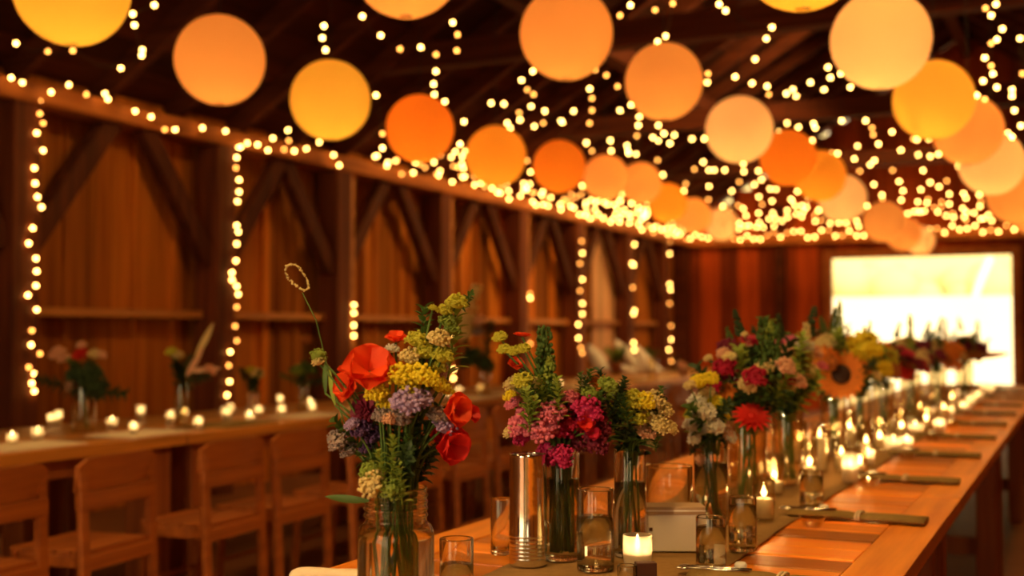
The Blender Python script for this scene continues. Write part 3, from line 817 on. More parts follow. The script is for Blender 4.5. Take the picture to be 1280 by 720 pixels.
# --- front mason jar and its bouquet
ZA = 1.74
jb = P(495, 640, ZA); jb.z = TZ+.0
JH = .215
JB = Vector((jb.x, jb.y, TZ))
mason_jar(JB, .0555, JH, 'large clear mason jar with threaded neck, frontmost on the table')
def A(x, y, dz=0.0): return P(x, y, ZA+dz)
up = (0.1, -.3, 1)
cf = tuple(-(RM @ Vector((0, 0, -1))))   # toward the camera
cfv = Vector(cf)
def toc(u=.6, sx=0):
    return (cfv+Vector((0, 0, u))+RM @ Vector((sx, 0, 0)))
heads = [
 ('poppy', 'scarlet', A(462, 460, -.01), .040, toc(.75, .15)), ('poppy', 'scarlet', A(434, 482, .0), .025, toc(.3, -.9)), ('poppy', 'scarlet', A(495, 423, .03), .017, toc(2.5, .1)),
 ('poppy', 'scarlet', A(428, 462, .03), .008, toc(1)), ('poppy', 'scarlet', A(571, 512, .0), .027, toc(.1, .9)), ('poppy', 'red', A(590, 517, .02), .015, toc(.6, 1.2)),
 ('poppy', 'red', A(566, 556, .0), .030, toc(-.2, .7)), ('poppy', 'red', A(553, 545, .02), .020, toc(.4, .4)),
 ('dome', 'white', A(490, 436, .02), .011),
 ('dome', 'yellow', A(500, 470, -.01), .024), ('dome', 'yellow', A(523, 470, -.01), .024), ('dome', 'yellow', A(512, 484, -.01), .018), ('dome', 'yellow', A(538, 475, -.01), .018), ('dome', 'yellow', A(471, 492, -.02), .019), ('dome', 'yellow', A(549, 482, .01), .017), ('dome', 'yellow', A(482, 504, -.01), .015), ('dome', 'yellow', A(558, 488, .02), .013),
 ('dome', 'lime', A(571, 378, .03), .018), ('dome', 'lime', A(556, 388, .03), .014), ('dome', 'leafl', A(560, 402, .03), .016), ('dome', 'lime', A(541, 385, .02), .007),
 ('dome', 'lime', A(520, 425, .02), .018), ('dome', 'palegold', A(549, 424, .01), .019), ('dome', 'lime', A(532, 440, .02), .019), ('dome', 'palegold', A(513, 446, .01), .018), ('dome', 'lime', A(553, 445, .01), .018), ('dome', 'leafl', A(566, 412, .03), .014), ('dome', 'lime', A(548, 460, .02), .014),
 ('sprig', 'leaf', A(582, 376, .05), .020, toc(1, .8)), ('sprig', 'leafl', A(566, 430, .05), .05, (0.15, 0, 1)), ('sprig', 'leaf', A(530, 420, .05), .045, (0, 0, 1)),
 ('dome', 'lavender', A(511, 503, -.03), .027), ('dome', 'lavender', A(528, 500, -.02), .018), ('dome', 'dust', A(500, 523, -.02), .019), ('dome', 'dust', A(478, 520, -.02), .016), ('dome', 'peachy', A(487, 524, -.03), .012),
 ('dome', 'lavender', A(556, 532, .0), .020), ('dome', 'dust', A(548, 520, .0), .019),
 ('rose', 'maroon', A(452, 512, .0), .024, toc(.2, -.6)), ('dome', 'maroon', A(462, 520, .0), .016),
 ('dome', 'purple', A(452, 537, -.01), .018), ('dome', 'lavender', A(440, 531, -.02), .012), ('dome', 'purple', A(466, 545, .0), .019), ('dome', 'purple', A(459, 560, .0), .013),
 ('dome', 'dust', A(424, 553, .0), .018), ('dome', 'dust', A(437, 563, .01), .016), ('dome', 'dust', A(418, 545, .01), .012),
 ('dome', 'palegold', A(466, 605, -.04), .022), ('dome', 'leafl', A(490, 610, -.045), .018), ('dome', 'leafl', A(461, 588, -.03), .015), ('dome', 'palegold', A(500, 580, -.02), .013),
 ('sprig', 'leafl', A(490, 575, -.04), .034, (0.05, 0, 1)), ('sprig', 'leafl', A(478, 590, -.04), .03, (-.25, 0, 1)), ('sprig', 'leaf', A(505, 575, -.03), .036, (.2, 0, 1)), ('sprig', 'leafl', A(500, 605, -.05), .03, (.0, -.2, 1)),
 ('sprig', 'leafd', A(515, 560, .0), .045, (.2, 0, 1)), ('sprig', 'leafd', A(535, 580, .02), .035, (.6, 0, 1)), ('sprig', 'leafd', A(478, 555, .01), .035, (-.3, 0, 1)), ('sprig', 'leafd', A(495, 540, .03), .04, (0, 0, 1)),
 ('sprig', 'leafd', A(520, 480, .05), .05, (.2, 0, 1)), ('sprig', 'leafd', A(470, 510, .05), .05, (-.5, 0, 1)),
 ('pod', 'leafl', A(398, 445, .0), .014, toc(.3, .0)), ('dome', 'palegold', A(398, 452, -.005), .010),
 ('blade', 'leafl', A(412, 482, .02), .030, (-.4, .1, 1)), ('blade', 'leaf', A(405, 470, .04), .026, (-.1, 0, 1)),
 ('blade', 'leaf', A(432, 624, -.03), .034, (-1, -.3, .05)),
]
bouquet('wildflower bouquet with scarlet poppies and yellow yarrow in the mason jar', JB, JH, .040, heads, nleaf=5, seed=4)
# long curved stems with ring shaped seed heads
t = thing('seed_head_stem', 'tall bare stem with an oblong speckled seed head, top left of the poppies', 'dried flower', JB+Vector((0, 0, .013)))
o0 = JB+Vector((0, 0, .013))
q0 = A(372, 347, .02)
rr3 = random.Random(4); mb = MB()
e1 = (RM @ Vector((.52, .85, 0))); e1 = Vector(e1); e2 = RM @ Vector((.78, .62, 0))
for i in range(70):
    a = 2*PI*i/70; pnt = e2*math.cos(a)*.0105*(1.05+.1*math.sin(3*a)) + (RM @ Vector((-.62, .78, 0)))*math.sin(a)*.023
    pnt = pnt + Vector((rr3.uniform(-1, 1), rr3.uniform(-1, 1), rr3.uniform(-1, 1)))*.0012
    mb.ball(pnt, rr3.uniform(.0011, .0021), 5, 4)
so = mb.build('seed_ring', FC['palegold'], t, True, q0-o0)
nk = JB+Vector((-.02, 0, JH)); MB().tube([JB+Vector((0, 0, .013))-o0, nk-o0, A(440, 560, .03)-o0, A(412, 470, .03)-o0, A(395, 400, .025)-o0, A(378, 366, .02)-o0], .0013, 5, .0007).build('stem', M['stem'], t, True)

# --- second vase: wide cylinder with magenta flowers
B0 = onz(702, 699, RZ); B0.z = RZ
cylinder_vase(B0, .034, .205, 'clear cylinder vase packed with stems under the magenta flowers', water=.75)
S0 = onz(660, 705, RZ); S0.z = RZ
t = thing('silver_cylinder', 'shiny silver metal cylinder left of the clear vase under the pink flowers', 'metal vase', S0)
vessel([(.0345, 0), (.0352, .003), (.0352, .062), (.0347, .064), (.0347, .1), (.0347, .2), (.0352, .203), (.0347, .206)], .0015, .004, 56).build('metal_body', M['mirror'], t, True)
mb = MB()
for k in range(7): mb.lathe([(.0353, .010+k*.007), (.0358, .012+k*.007), (.0353, .0145+k*.007)], 56)
mb.build('ribbed_band', M['silver'], t, True)
ZB = depth(B0)-.005
def Bp(x, y, dz=0): return P(x, y, ZB+dz)
heads = []
q = random.Random(9)
for (x, y, r, c) in [(663, 520, 20, 'pink'), (648, 533, 14, 'pink'), (678, 535, 20, 'pink'), (655, 545, 14, 'magenta'), (690, 515, 16, 'pink'), (700, 535, 18, 'magenta'), (688, 557, 16, 'magenta'), (702, 570, 14, 'magenta'), (684, 573, 10, 'magenta'),
                     (717, 508, 18, 'crimson'), (735, 512, 18, 'magenta'), (712, 527, 16, 'crimson'), (730, 532, 20, 'crimson'), (745, 530, 18, 'maroon'), (722, 550, 18, 'maroon'), (745, 552, 16, 'maroon'), (712, 497, 10, 'pink'), (733, 528, 10, 'magenta'),
                     (640, 505, 9, 'pink'), (646, 500, 10, 'pink'), (637, 495, 8, 'yellow'), (640, 480, 10, 'palegold'), (637, 540, 8, 'palegold'), (645, 528, 8, 'palegold'), (653, 476, 12, 'lime'), (668, 480, 9, 'palegold'), (681, 482, 8, 'yellow'),
                     (625, 422, 9, 'lime'), (630, 437, 8, 'lime'), (655, 436, 8, 'lime'), (643, 439, 8, 'lime'), (760, 482, 12, 'leafl'), (737, 492, 10, 'leafl')]:
    heads.append(('dome', c, Bp(x, y, q.uniform(-.04, .03)), r*.00180))
heads += [('poppy', 'scarlet', Bp(653, 419, 0), .019, (0.1, 0, 1), .5), ('poppy', 'scarlet', Bp(645, 455, 0), .017, toc(1, .2)), ('poppy', 'red', Bp(733, 528, -.05), .018, toc(.2)), ('poppy', 'crimson', Bp(742, 541, -.05), .015, toc(.2)),
          ('poppy', 'orange', Bp(748, 478, 0.04), .02, toc(1)),
          ('spire', 'leaf', Bp(683, 445, .02), .055, (0, 0, 1)), ('spire', 'leafl', Bp(686, 470, .0), .04, (0.1, 0, 1)), ('spire', 'leaf', Bp(679, 440, .03), .05, (-.05, 0, 1))]
for i in range(12):
    x = q.uniform(650, 705); y = q.uniform(488, 520)
    heads.append(('sprig', q.choice(['leafl', 'leaf', 'leaf']), Bp(x, y, q.uniform(-.06, .02)), q.uniform(.028, .042), (q.uniform(-.4, .4), q.uniform(-.4, .2), 1)))
for i in range(14):
    x = q.uniform(720, 790); y = q.uniform(483, 535)
    heads.append(('sprig', q.choice(['leafd', 'leaf', 'leafd']), Bp(x, y, q.uniform(-.02, .06)), q.uniform(.028, .045), (q.uniform(-.2, .7), q.uniform(-.4, .3), 1)))
bouquet('pink, magenta and crimson bouquet spilling over the silver cylinder', B0, .205, .026, heads, nleaf=4, seed=6, stem_r=.0028)

# --- third vase: slim with yellow and bronze sprays
C0 = onz(788, 695, RZ); C0.z = RZ
cylinder_vase(C0, .031, .205, 'slim clear vase behind the small lit candle', water=.7)
ZC = depth(C0)
def Cp(x, y, dz=0): return P(x, y, ZC+dz)
heads = []
for (x, y, r, c) in [(790, 500, 16, 'lime'), (805, 502, 14, 'yellow'), (818, 500, 14, 'palegold'), (830, 512, 12, 'palegold'), (812, 520, 16, 'palegold'), (795, 520, 16, 'lime'), (780, 528, 14, 'palegold'), (805, 538, 15, 'peachy'), (825, 532, 13, 'palegold'),
                     (788, 545, 12, 'rust'), (770, 512, 12, 'lime'), (838, 535, 10, 'palegold'), (770, 495, 11, 'leafl'), (812, 553, 10, 'palegold')]:
    heads.append(('dome', c, Cp(x, y, q.uniform(-.03, .03)), r*.0017))
for i in range(10):
    heads.append(('sprig', q.choice(['leafd', 'leaf', 'leafl']), Cp(q.uniform(765, 825), q.uniform(500, 550), q.uniform(-.03, .04)), q.uniform(.03, .042), (q.uniform(-.4, .6), q.uniform(-.3, .3), 1)))
bouquet('yellow and bronze filler flower bunch in the slim vase', C0, .205, .022, heads, nleaf=3, seed=7)

# --- fourth vase: white and yellow
D0 = onz(889, 656, RZ); D0.z = RZ
cylinder_vase(D0, .038, .185, 'clear vase of white and yellow flowers behind two tumblers', water=.75)
ZD = depth(D0)
def Dp(x, y, dz=0): return P(x, y, ZD+dz)
heads = []
for (x, y, r, c) in [(872, 500, 14, 'white'), (880, 515, 16, 'white'), (866, 518, 13, 'lime'), (877, 535, 16, 'white'), (862, 530, 10, 'white'), (895, 505, 15, 'yellow'), (885, 492, 12, 'palegold'), (900, 520, 13, 'yellow'), (906, 540, 13, 'peachy'), (912, 545, 11, 'white'),
                     (893, 533, 14, 'white'), (885, 548, 11, 'white'), (868, 548, 10, 'white'), (876, 575, 8, 'peachy'), (874, 478, 15, 'yellow'), (888, 474, 13, 'yellow'), (862, 482, 9, 'palegold')]:
    heads.append(('dome', c, Dp(x, y, q.uniform(-.03, .04)), r*.0017))
for i in range(8):
    heads.append(('sprig', q.choice(['leaf', 'leafl', 'leafd']), Dp(q.uniform(868, 910), q.uniform(520, 560), q.uniform(-.03, .05)), q.uniform(.035, .05), (q.uniform(-.4, .6), q.uniform(-.3, .3), 1)))
bouquet('small white and yellow bouquet with baby blooms, fourth along the runner', D0, .185, .03, heads, nleaf=3, seed=8)

# --- the run of bouquets toward the doorway
far = [  # x, base y, vase r, vase h, palette, accents, label
 (935, 632, .048, .21, ['leafd', 'maroon', 'crimson', 'palegold', 'peachy'], [('daisy', 'red', 940, 521, .052, None), ('dome', 'orange', 910, 490, .026, None), ('rose', 'crimson', 925, 478, .022, None), ('dome', 'peachy', 905, 442, .020, None), ('dome', 'palegold', 885, 448, .012, None), ('spire', 'leaf', 955, 435, .075, (0, 0, 1)), ('spire', 'leaf', 966, 440, .07, (.1, 0, 1)), ('dome', 'palegold', 931, 418, .010, None), ('dome', 'peachy', 936, 430, .012, None)], 'dark green bouquet with a flat scarlet gerbera below'),
 (985, 605, .045, .21, ['leafd', 'leafl', 'pink', 'peachy', 'white'], [('dome', 'pink', 985, 472, .024, None), ('dome', 'white', 975, 466, .018, None), ('dome', 'lime', 1003, 452, .03, None), ('dome', 'palegold', 1012, 465, .028, None), ('spire', 'palegold', 1008, 425, .05, (0, 0, 1)), ('dome', 'peachy', 977, 440, .014, None)], 'loose bouquet of small pink and cream blooms behind the gerbera'),
 (1042, 570, .045, .22, ['rust', 'orange', 'leafd', 'palegold'], [('sun', 'orange', 1051, 468, .085, 'c'), ('dome', 'yellow', 1082, 432, .062, None), ('dome', 'yellow', 1066, 440, .05, None), ('dome', 'orange', 1040, 442, .05, None), ('spire', 'leafl', 1050, 398, .075, (0, 0, 1)), ('spire', 'leaf', 1086, 420, .06, (0.1, 0, 1))], 'bouquet with a dark-centred orange sunflower facing the camera'),
 (1075, 555, .045, .21, ['leafd', 'lime', 'yellow', 'rust'], [('dome', 'orange', 1102, 440, .05, None), ('dome', 'yellow', 1088, 446, .05, None), ('spire', 'leafl', 1073, 430, .06, (0, 0, 1))], 'leafy bouquet with yellow tops just right of the sunflower'),
 (1105, 541, .048, .22, ['crimson', 'maroon', 'leafd', 'magenta'], [('dome', 'crimson', 1112, 462, .06, None), ('dome', 'red', 1130, 464, .05, None)], 'deep crimson bouquet, fourth before the doorway'),
 (1139, 524, .05, .23, ['maroon', 'leafd', 'rust', 'palegold'], [('spire', 'leafl', 1138, 418, .12, (0, 0, 1)), ('dome', 'rust', 1150, 455, .06, None)], 'brownish bouquet with one thin upright spire, third before the doorway'),
 (1172, 508, .05, .23, ['orange', 'palegold', 'leafd', 'orange'], [('dome', 'orange', 1170, 440, .08, None), ('dome', 'orange', 1186, 450, .085, None), ('spire', 'palegold', 1182, 415, .09, (0, 0, 1))], 'amber orange bouquet, second before the doorway'),
 (1206, 493, .055, .24, ['rust', 'maroon', 'leafd', 'orange'], [('dome', 'rust', 1212, 440, .1, None), ('blade', 'rust', 1236, 444, .13, (1, .3, .1)), ('spire', 'leafl', 1222, 420, .13, (0, 0, 1))], 'rust coloured bouquet with a pointed leaf, last before the doorway'),
]
for bi, (x, by, vr, vh, pal, acc, lab) in enumerate(far):
    b = onz(x, by, RZ); b.z = RZ; Z = depth(b); q = random.Random(100+bi)
    cylinder_vase(b, vr, vh, 'clear cylinder vase under the '+lab.split(' with ')[0].split(', ')[0], mat='thin', water=0, group='vases on the main tables')
    heads = []
    for i in range(26 if bi < 2 else 34):
        a = q.uniform(0, 2*PI); rd = (.13 if bi < 2 else .165)*math.sqrt(q.random()); z = vh+.05+(.16 if bi < 4 else .13)*(1-(rd/.18)**2)*q.uniform(.35, 1)
        pos = b+Vector((rd*math.cos(a), rd*math.sin(a), z))
        c = q.choice(pal)
        if c.startswith('leaf'): heads.append(('sprig', c, pos, q.uniform(.045, .075)))
        elif q.random() < .75: heads.append(('dome', c, pos, q.uniform(.018, .034) if bi < 2 else q.uniform(.026, .05)))
        else: heads.append((q.choice(['rose', 'daisy']), c, pos, q.uniform(.022, .036)))
    for i in range(7): 
        a = q.uniform(0, 2*PI); rd = q.uniform(.0, .12)
        heads.append(('sprig', q.choice(['leafd', 'leaf', 'leafl']), b+Vector((rd*math.cos(a), rd*math.sin(a), vh+q.uniform(.04, .2 if bi < 3 else .13))), q.uniform(.05, .08)))
    for i in range(3 if bi < 3 else 1):
        a = q.uniform(0, 2*PI); rd = q.uniform(.02, .09)
        heads.append(('spire', q.choice(['leafl', 'leaf', 'leafd']), b+Vector((rd*math.cos(a), rd*math.sin(a), vh+q.uniform(.2, .26))), q.uniform(.03, .05), (math.cos(a)*.3, math.sin(a)*.3, 1)))
    for (k, c, px, py, r, d) in acc:
        pp = P(px, py, Z-.09 if k in ('sun', 'daisy') else Z-.03)
        if k == 'spire' and bi >= 2: heads.append((k, c, pp, r*.45, d, 1.9))
        else: heads.append((k, c, pp, r, toc(.2) if d == 'c' else (toc(1.2) if k == 'daisy' else d)))
    bouquet(lab, b, vh, vr*.8, heads, nleaf=8, seed=30+bi, group='bouquets on the main tables')

# ------------------------------------------------------------------ tumblers and glasses of the main tables
def tumbler(x0, x1, top, bot, label, z=TZ, water=0, mat='glass', name='glass_tumbler'):
    b = onz((x0+x1)/2, bot, z); b.z = z; Z = depth(b)
    return cylinder_vase(b, (x1-x0)/2/F*Z, (bot-top)/F*Z*.985, label, name=name, cat='drinking glass', mat=mat, water=water, group='glass tumblers on the main tables', wall=.0035)
tumbler(549, 592, 672, 752, 'clear tumbler beside the mason jar at the table edge', water=.6)
tumbler(613, 640, 622, 692, 'clear tumbler tucked left of the silver cylinder', water=.0)
tumbler(721, 768, 610, 712, 'clear tumbler half full of water, right of the magenta flowers', RZ, .66)
tumbler(870, 908, 645, 713, 'clear tumbler standing near the first olive napkin', RZ, .82)
tumbler(911, 946, 620, 688, 'clear tumbler in front of the gerbera vase', RZ, .85)
tumbler(1000, 1029, 587, 636, 'clear tumbler standing behind the second olive napkin', TZ, .85)
tumbler(808, 866, 581, 668, 'wide clear glass jar behind the white box', RZ, 0, name='glass_jar')
q = random.Random(77)
gl = [(955, 650, .026, .10), (968, 618, .026, .11), (912, 610, .024, .12), (1012, 600, .024, .12), (1000, 578, .026, .14), (1052, 590, .024, .10), (1030, 578, .024, .13), (1083, 575, .024, .11), (1075, 590, .022, .07), (1100, 562, .024, .12), (1062, 560, .026, .14), (1127, 547, .024, .12), (1118, 536, .026, .14), (1158, 535, .024, .1), (1150, 522, .026, .14), (1190, 512, .025, .12), (1180, 524, .025, .1)]
gl.sort(key=lambda g: -g[1])
for i, (x, y, r, h) in enumerate(gl):
    b = onz(x, y, RZ); b.z = RZ
    if i % 5 == 2: cylinder_vase(b, r, h, 'empty straight glass among the vases, %s from the near end' % ordn[i], name='straight_glass', cat='drinking glass', mat='thin', water=0, group='glasses among the vases')
    else: votive(b, r, h, 'candle burning low in a clear straight glass among the vases, %s from the near end' % ordn[i], 'glass candles among the vases', 'thin', .32 if i % 2 else .5, light=.5, name='glass_candle')
# votives of the main tables
vot = [(1026, 569, .028, .048), (1063, 603, .024, .085), (1117, 563, .030, .052), (1144, 542, .034, .048), (1174, 538, .024, .058), (1160, 522, .030, .05), (1186, 523, .028, .07), (1168, 504, .03, .06), (1205, 514, .03, .06), (1193, 500, .03, .07), (1214, 506, .03, .06), (1222, 500, .032, .06), (1238, 492, .034, .07), (1229, 489, .03, .06), (1085, 580, .022, .05), (960, 600, .024, .055), (1003, 560, .024, .06), (1044, 545, .024, .06), (1098, 540, .024, .06), (1134, 560, .022, .05)]
vot.sort(key=lambda g: -g[1])
for i, (x, y, r, h) in enumerate(vot):
    b = onz(x, y, RZ); b.z = RZ if -.985 < b.x < -.612 else TZ+.0005
    if b.y > 10.8: b.y = 10.7
    votive(b, r, h, 'lit frosted votive on the main tables, %s from the near end' % ordn[i], 'votives on the main tables')
b = onz(797, 714, RZ); b.z = RZ
votive(b, .0265, .066, 'small lit frosted votive in front of the slim vase, nearest candle', None, wax_h=.55)
b = onz(784, 728, RZ); b.z = RZ
cylinder_vase(b, .018, .030, 'tiny clear glass dish at the foot of the nearest candle', name='glass_dish', cat='dish', mat='glass', water=0)
b = onz(807, 727, RZ); mb = MB(); mb.box(-.018, .018, -.012, .012, 0, .034, None, .002)
o = mb.build('match_box', M['brown'], None, False, (b.x, b.y, RZ)); o.rotation_euler = (0, 0, TH+.1); tag(o, 'small dark brown box right of the nearest candle', 'box')
# tall taper flame seen in a glass
b = onz(1025, 590, RZ); b.z = RZ; votive(b, .026, .135, 'tall clear glass with a candle flame behind the second napkin tumbler', None, 'thin', .78, name='glass_candle')
# white box
b = onz(843, 686, RZ); t = thing('card_box', 'white card box with tan lid and two dark marks, beside the slim vase', 'box', (b.x, b.y, RZ), TH)
MB().box(-.056, .056, -.03, .03, 0, .076, None, .0015).build('box_body', M['white'], t)
MB().box(-.058, .058, -.032, .032, .072, .088, None, .002).build('lid', M['tan'], t)
MB().box(-.0582, .0582, -.0322, .0322, .079, .0815).build('lid_band', M['white'], t)
mb = MB(); mb.box(-.054, -.047, -.0306, -.0298, .040, .047); mb.box(-.054, -.047, -.0306, -.0298, .024, .031); mb.build('printed_mark', M['brown'], t)

# ------------------------------------------------------------------ place settings on the right side
def setting_mesh():
    # rolled napkin lying along X
    mb = MB(); n = 20; prof = []
    for i in range(n):
        a = 2*PI*i/n; prof.append((.040*math.cos(a)*(1 if math.cos(a) > 0 else 1), .0085+.0085*math.sin(a)))
    vs = []; fs = []; m = 14
    for j in range(m+1):
        x = -.155+.31*j/m; pin = 1-.22*math.exp(-((x+.0)/.02)**2)
        for (y, z) in prof: vs.append((x, y*pin+.002*math.sin(j*1.3), z*(1 if pin > .9 else pin)+.0))
    for j in range(m):
        for i in range(n): i2 = (i+1) % n; fs.append((j*n+i, (j+1)*n+i, (j+1)*n+i2, j*n+i2))
    fs.append(tuple(range(n))); fs.append(tuple(m*n+i for i in range(n-1, -1, -1)))
    mb.add(vs, fs); return mb
nap = thing('rolled_napkin', 'x', 'napkin', (0, 0, 0), 0, 'olive napkin rolls along the right table edge')
setting_mesh().build('cloth', M['napkin'], nap, True)
MB().tube([(.002, .036*math.cos(a), .009+.0105*math.sin(a)) for a in [2*PI*i/18 for i in range(19)]], .0026, 6).tube([(.009, .036*math.cos(a), .009+.0105*math.sin(a)) for a in [2*PI*i/18 for i in range(19)]], .0026, 6).build('twine_tie', M['twine'], nap, True)
mb = MB(); mb.tube([(-.165, -.008, .017), (-.05, -.009, .019)], .0030, 8).tube([(-.165, .010, .017), (-.05, .009, .019)], .0030, 8)
for sy in (-.008, .010): mb.ball((-.17, sy, .0165), .0095, 8, 6, (1.5, 1, .35))
mb.build('cutlery_handle', M['silver'], nap, True)
bpy.context.view_layer.update(); nt_ = tree_of(nap)
knob = MB().lathe([(.0004, 0), (.010, 0), (.0115, .004), (.0115, .018), (.009, .022), (.0004, .0225)], 20).mesh('place_candle', M['white'], True)
dish = MB().lathe([(.0004, 0), (.018, 0), (.022, .004), (.030, .022), (.031, .023), (.029, .0225), (.020, .006), (.0004, .004)], 30).mesh('glass_dish', M['thin'], True)
for i in range(10):
    y = 2.10+.80*i
    lab = 'olive napkin roll tied with twine, %s from the near end along the right edge' % ordn[i]
    loc = (-.485, y, TZ+.001)
    if i == 0: nap.location = loc; nap['label'] = lab
    else: copytree(nap, nt_, loc, R.uniform(-.05, .05), lab)
    o = link('tea_light', knob, None, (-.575+R.uniform(-.01, .01), y+.062, TZ)); tag(o, 'small white tea light beside the %s napkin roll from the near end' % ordn[i], 'tea light', 'tea lights beside the napkin rolls')
    if i < 8:
        o = link('glass_dish', dish, None, (-.56, y-.14, TZ)); tag(o, 'shallow clear dish in front of the %s napkin roll from the near end' % ordn[i], 'dish', 'clear dishes at the right place settings')
# cream napkin at the left front edge
b = onz(418, 724, TZ); mb = MB(); vs = []; fs = []; n, m = 16, 8
for j in range(m+1):
    for i in range(n+1):
        u, v = i/n, j/m; vs.append((-.075+.15*u, -.035+.07*v, .016+.004*math.sin(v*5+u*2)-.010*(abs(v-.5)*2)**4-.008*(abs(u-.5)*2)**6))
for j in range(m):
    for i in range(n): a = j*(n+1)+i; fs.append((a, a+1, a+n+2, a+n+1))
mb.add(vs, fs); o = mb.build('folded_napkin', M['cream'], None, True, (b.x, b.y, TZ+.004)); o.rotation_euler = (0, 0, TH*.7)
md = o.modifiers.new('solid', 'SOLIDIFY'); md.thickness = .017; md.offset = -1
tag(o, 'folded cream linen napkin at the left edge near the mason jar', 'napkin')

# ------------------------------------------------------------------ things on the left side tables
def side_b(x, y):
    b = onz(x, y, TZ); b.x = max(LX0+.07, min(LX1-.06, b.x)); b.z = TZ
    return b
lefts = [
 (105, 541, .05, .22, [('dome', 'leafd', 105, 468, .075), ('dome', 'leafd', 118, 480, .07), ('dome', 'leafd', 100, 485, .06), ('rose', 'red', 98, 444, .035), ('dome', 'red', 102, 440, .03), ('dome', 'peachy', 72, 442, .04), ('dome', 'peachy', 80, 448, .03), ('dome', 'palegold', 118, 443, .03), ('dome', 'peachy', 127, 444, .025), ('dome', 'peachy', 89, 480, .035), ('dome', 'peachy', 102, 432, .025), ('sprig', 'leafd', 130, 490, .1), ('sprig', 'leafd', 70, 480, .09)], 'dark leafy bouquet with one red bloom, leftmost on the side tables'),
 (226, 533, .03, .22, [('dome', 'lime', 214, 440, .03), ('dome', 'palegold', 222, 445, .03), ('blade', 'palegold', 256, 425, .09, (.4, .3, 1)), ('blade', 'peachy', 244, 452, .08, (.3, .2, .6)), ('blade', 'peachy', 256, 462, .08, (1, .5, .1)), ('poppy', 'peachy', 262, 463, .035), ('sprig', 'leafd', 225, 470, .09), ('sprig', 'leafd', 240, 475, .09)], 'pale lily bouquet with one upright blade, second on the side tables'),
 (316, 520, .03, .14, [('dome', 'lime', 313, 463, .028), ('dome', 'palegold', 322, 468, .04), ('sprig', 'leafd', 308, 476, .07)], 'small round yellow bouquet, third on the side tables'),
 (378, 515, .03, .17, [('dome', 'leafl', 373, 463, .045), ('dome', 'leaf', 388, 462, .045), ('dome', 'rust', 384, 425, .035), ('sprig', 'leaf', 366, 475, .07), ('sprig', 'leafd', 390, 478, .09)], 'small green bouquet, fourth on the side tables, left of the poppies'),
 (604, 494, .05, .2, [('dome', 'leafd', 588, 448, .09), ('dome', 'leafd', 606, 456, .08), ('dome', 'peachy', 597, 402, .06), ('dome', 'dust', 597, 415, .05), ('spire', 'palegold', 585, 390, .2, (.3, .2, 1)), ('sprig', 'leafd', 580, 425, .15), ('sprig', 'leafd', 610, 430, .15)], 'dark tall bouquet on the side tables right of the yellow spire'),
 (850, 476, .05, .2, [('dome', 'peachy', 852, 462, .08), ('sprig', 'leafd', 845, 462, .1)], 'small peach bouquet, farthest on the side tables'),
]
for i, (x, y, vr, vh, hs, lab) in enumerate(lefts):
    b = side_b(x, y); Z = depth(b)
    cylinder_vase(b, vr, vh, 'clear vase under the '+lab.split(' with ')[0], mat='thin', water=0, group='vases on the side tables')
    heads = [(h[0], h[1], P(h[2], h[3], Z), h[4]) + ((h[5],) if len(h) > 5 else ()) for h in hs]
    bouquet(lab, b, vh, vr*.7, heads, nleaf=6, seed=60+i, group='bouquets on the side tables')
lv = [(15, 553), (47, 548), (44, 528), (62, 530), (140, 532), (167, 541), (176, 522), (214, 526), (231, 520), (248, 534), (283, 524), (288, 516), (312, 524), (323, 518), (350, 506), (352, 518), (387, 506), (390, 514), (560, 498), (573, 491), (586, 500), (600, 488), (640, 487), (700, 482)]
for i, (x, y) in enumerate(lv):
    b = side_b(x, y+3)
    votive(b, [.021, .025, .018][i % 3], [.045, .055, .075, .06][i % 4], 'lit votive candle on the side tables, %s counted from the left frame edge' % (ordn[i] if i < 20 else ['twenty-first', 'twenty-second', 'twenty-third', 'twenty-fourth'][i-20]), 'votives on the side tables', light=.06)
# cream cloth mats along the front edge of the side tables
for i in range(14):
    y = 2.75+.62*i
    o = MB().box(-.13, .13, -.19, .19, 0, .006, None, .002).build('cloth_mat', M['cream'] if i % 3 else M['napkin'], None, False, (LX1-.17, y, TZ+.0005)); o.rotation_euler = (0, 0, R.uniform(-.05, .05))
    tag(o, 'folded cloth mat on the front edge of the side tables, %s from the left' % ordn[i], 'place mat', 'cloth mats on the side tables')
# white linen peaks and potted plant at the far end
b0 = Vector((LX0+.38, 12.6, TZ)); Zt = depth(b0)
t = thing('draped_linen', 'white linen folded into tall peaks at the far end of the side tables', 'linen', b0)
def peak(pts, w, name):
    mb = MB(); vs = []; fs = []; n = len(pts)
    for i, (p, ww) in enumerate(zip(pts, w)):
        for j in range(7):
            a = PI*j/6; vs.append(Vector(p)-b0+Vector((math.cos(a)*ww*.9, math.cos(a)*ww*.43-math.sin(a)*ww*.5, math.sin(a)*.01)))
    for i in range(n-1):
        for j in range(6): a = i*7+j; fs.append((a, a+1, a+8, a+7))
    mb.add(vs, fs); o = mb.build(name, M['linen'], t, True); m_ = o.modifiers.new('s', 'SOLIDIFY'); m_.thickness = .006
peak([P(738, 432, Zt), P(745, 445, Zt), P(752, 460, Zt), P(758, 465, Zt)], [.04, .09, .08, .05], 'linen_peak')
peak([P(770, 426, Zt), P(778, 434, Zt), P(790, 450, Zt), P(800, 465, Zt)], [.02, .08, .07, .12], 'linen_peak')
peak([P(796, 432, Zt), P(804, 446, Zt), P(812, 460, Zt), P(818, 465, Zt)], [.02, .07, .12, .12], 'linen_peak')
peak([P(768, 456, Zt-.2), P(778, 460, Zt-.2), P(786, 466, Zt-.2)], [.1, .12, .12], 'linen_fold')
pb = P(770, 470, Zt-.35); pb.z = TZ
t = thing('potted_plant', 'small leafy green plant in a pot among the white linen peaks', 'plant', pb)
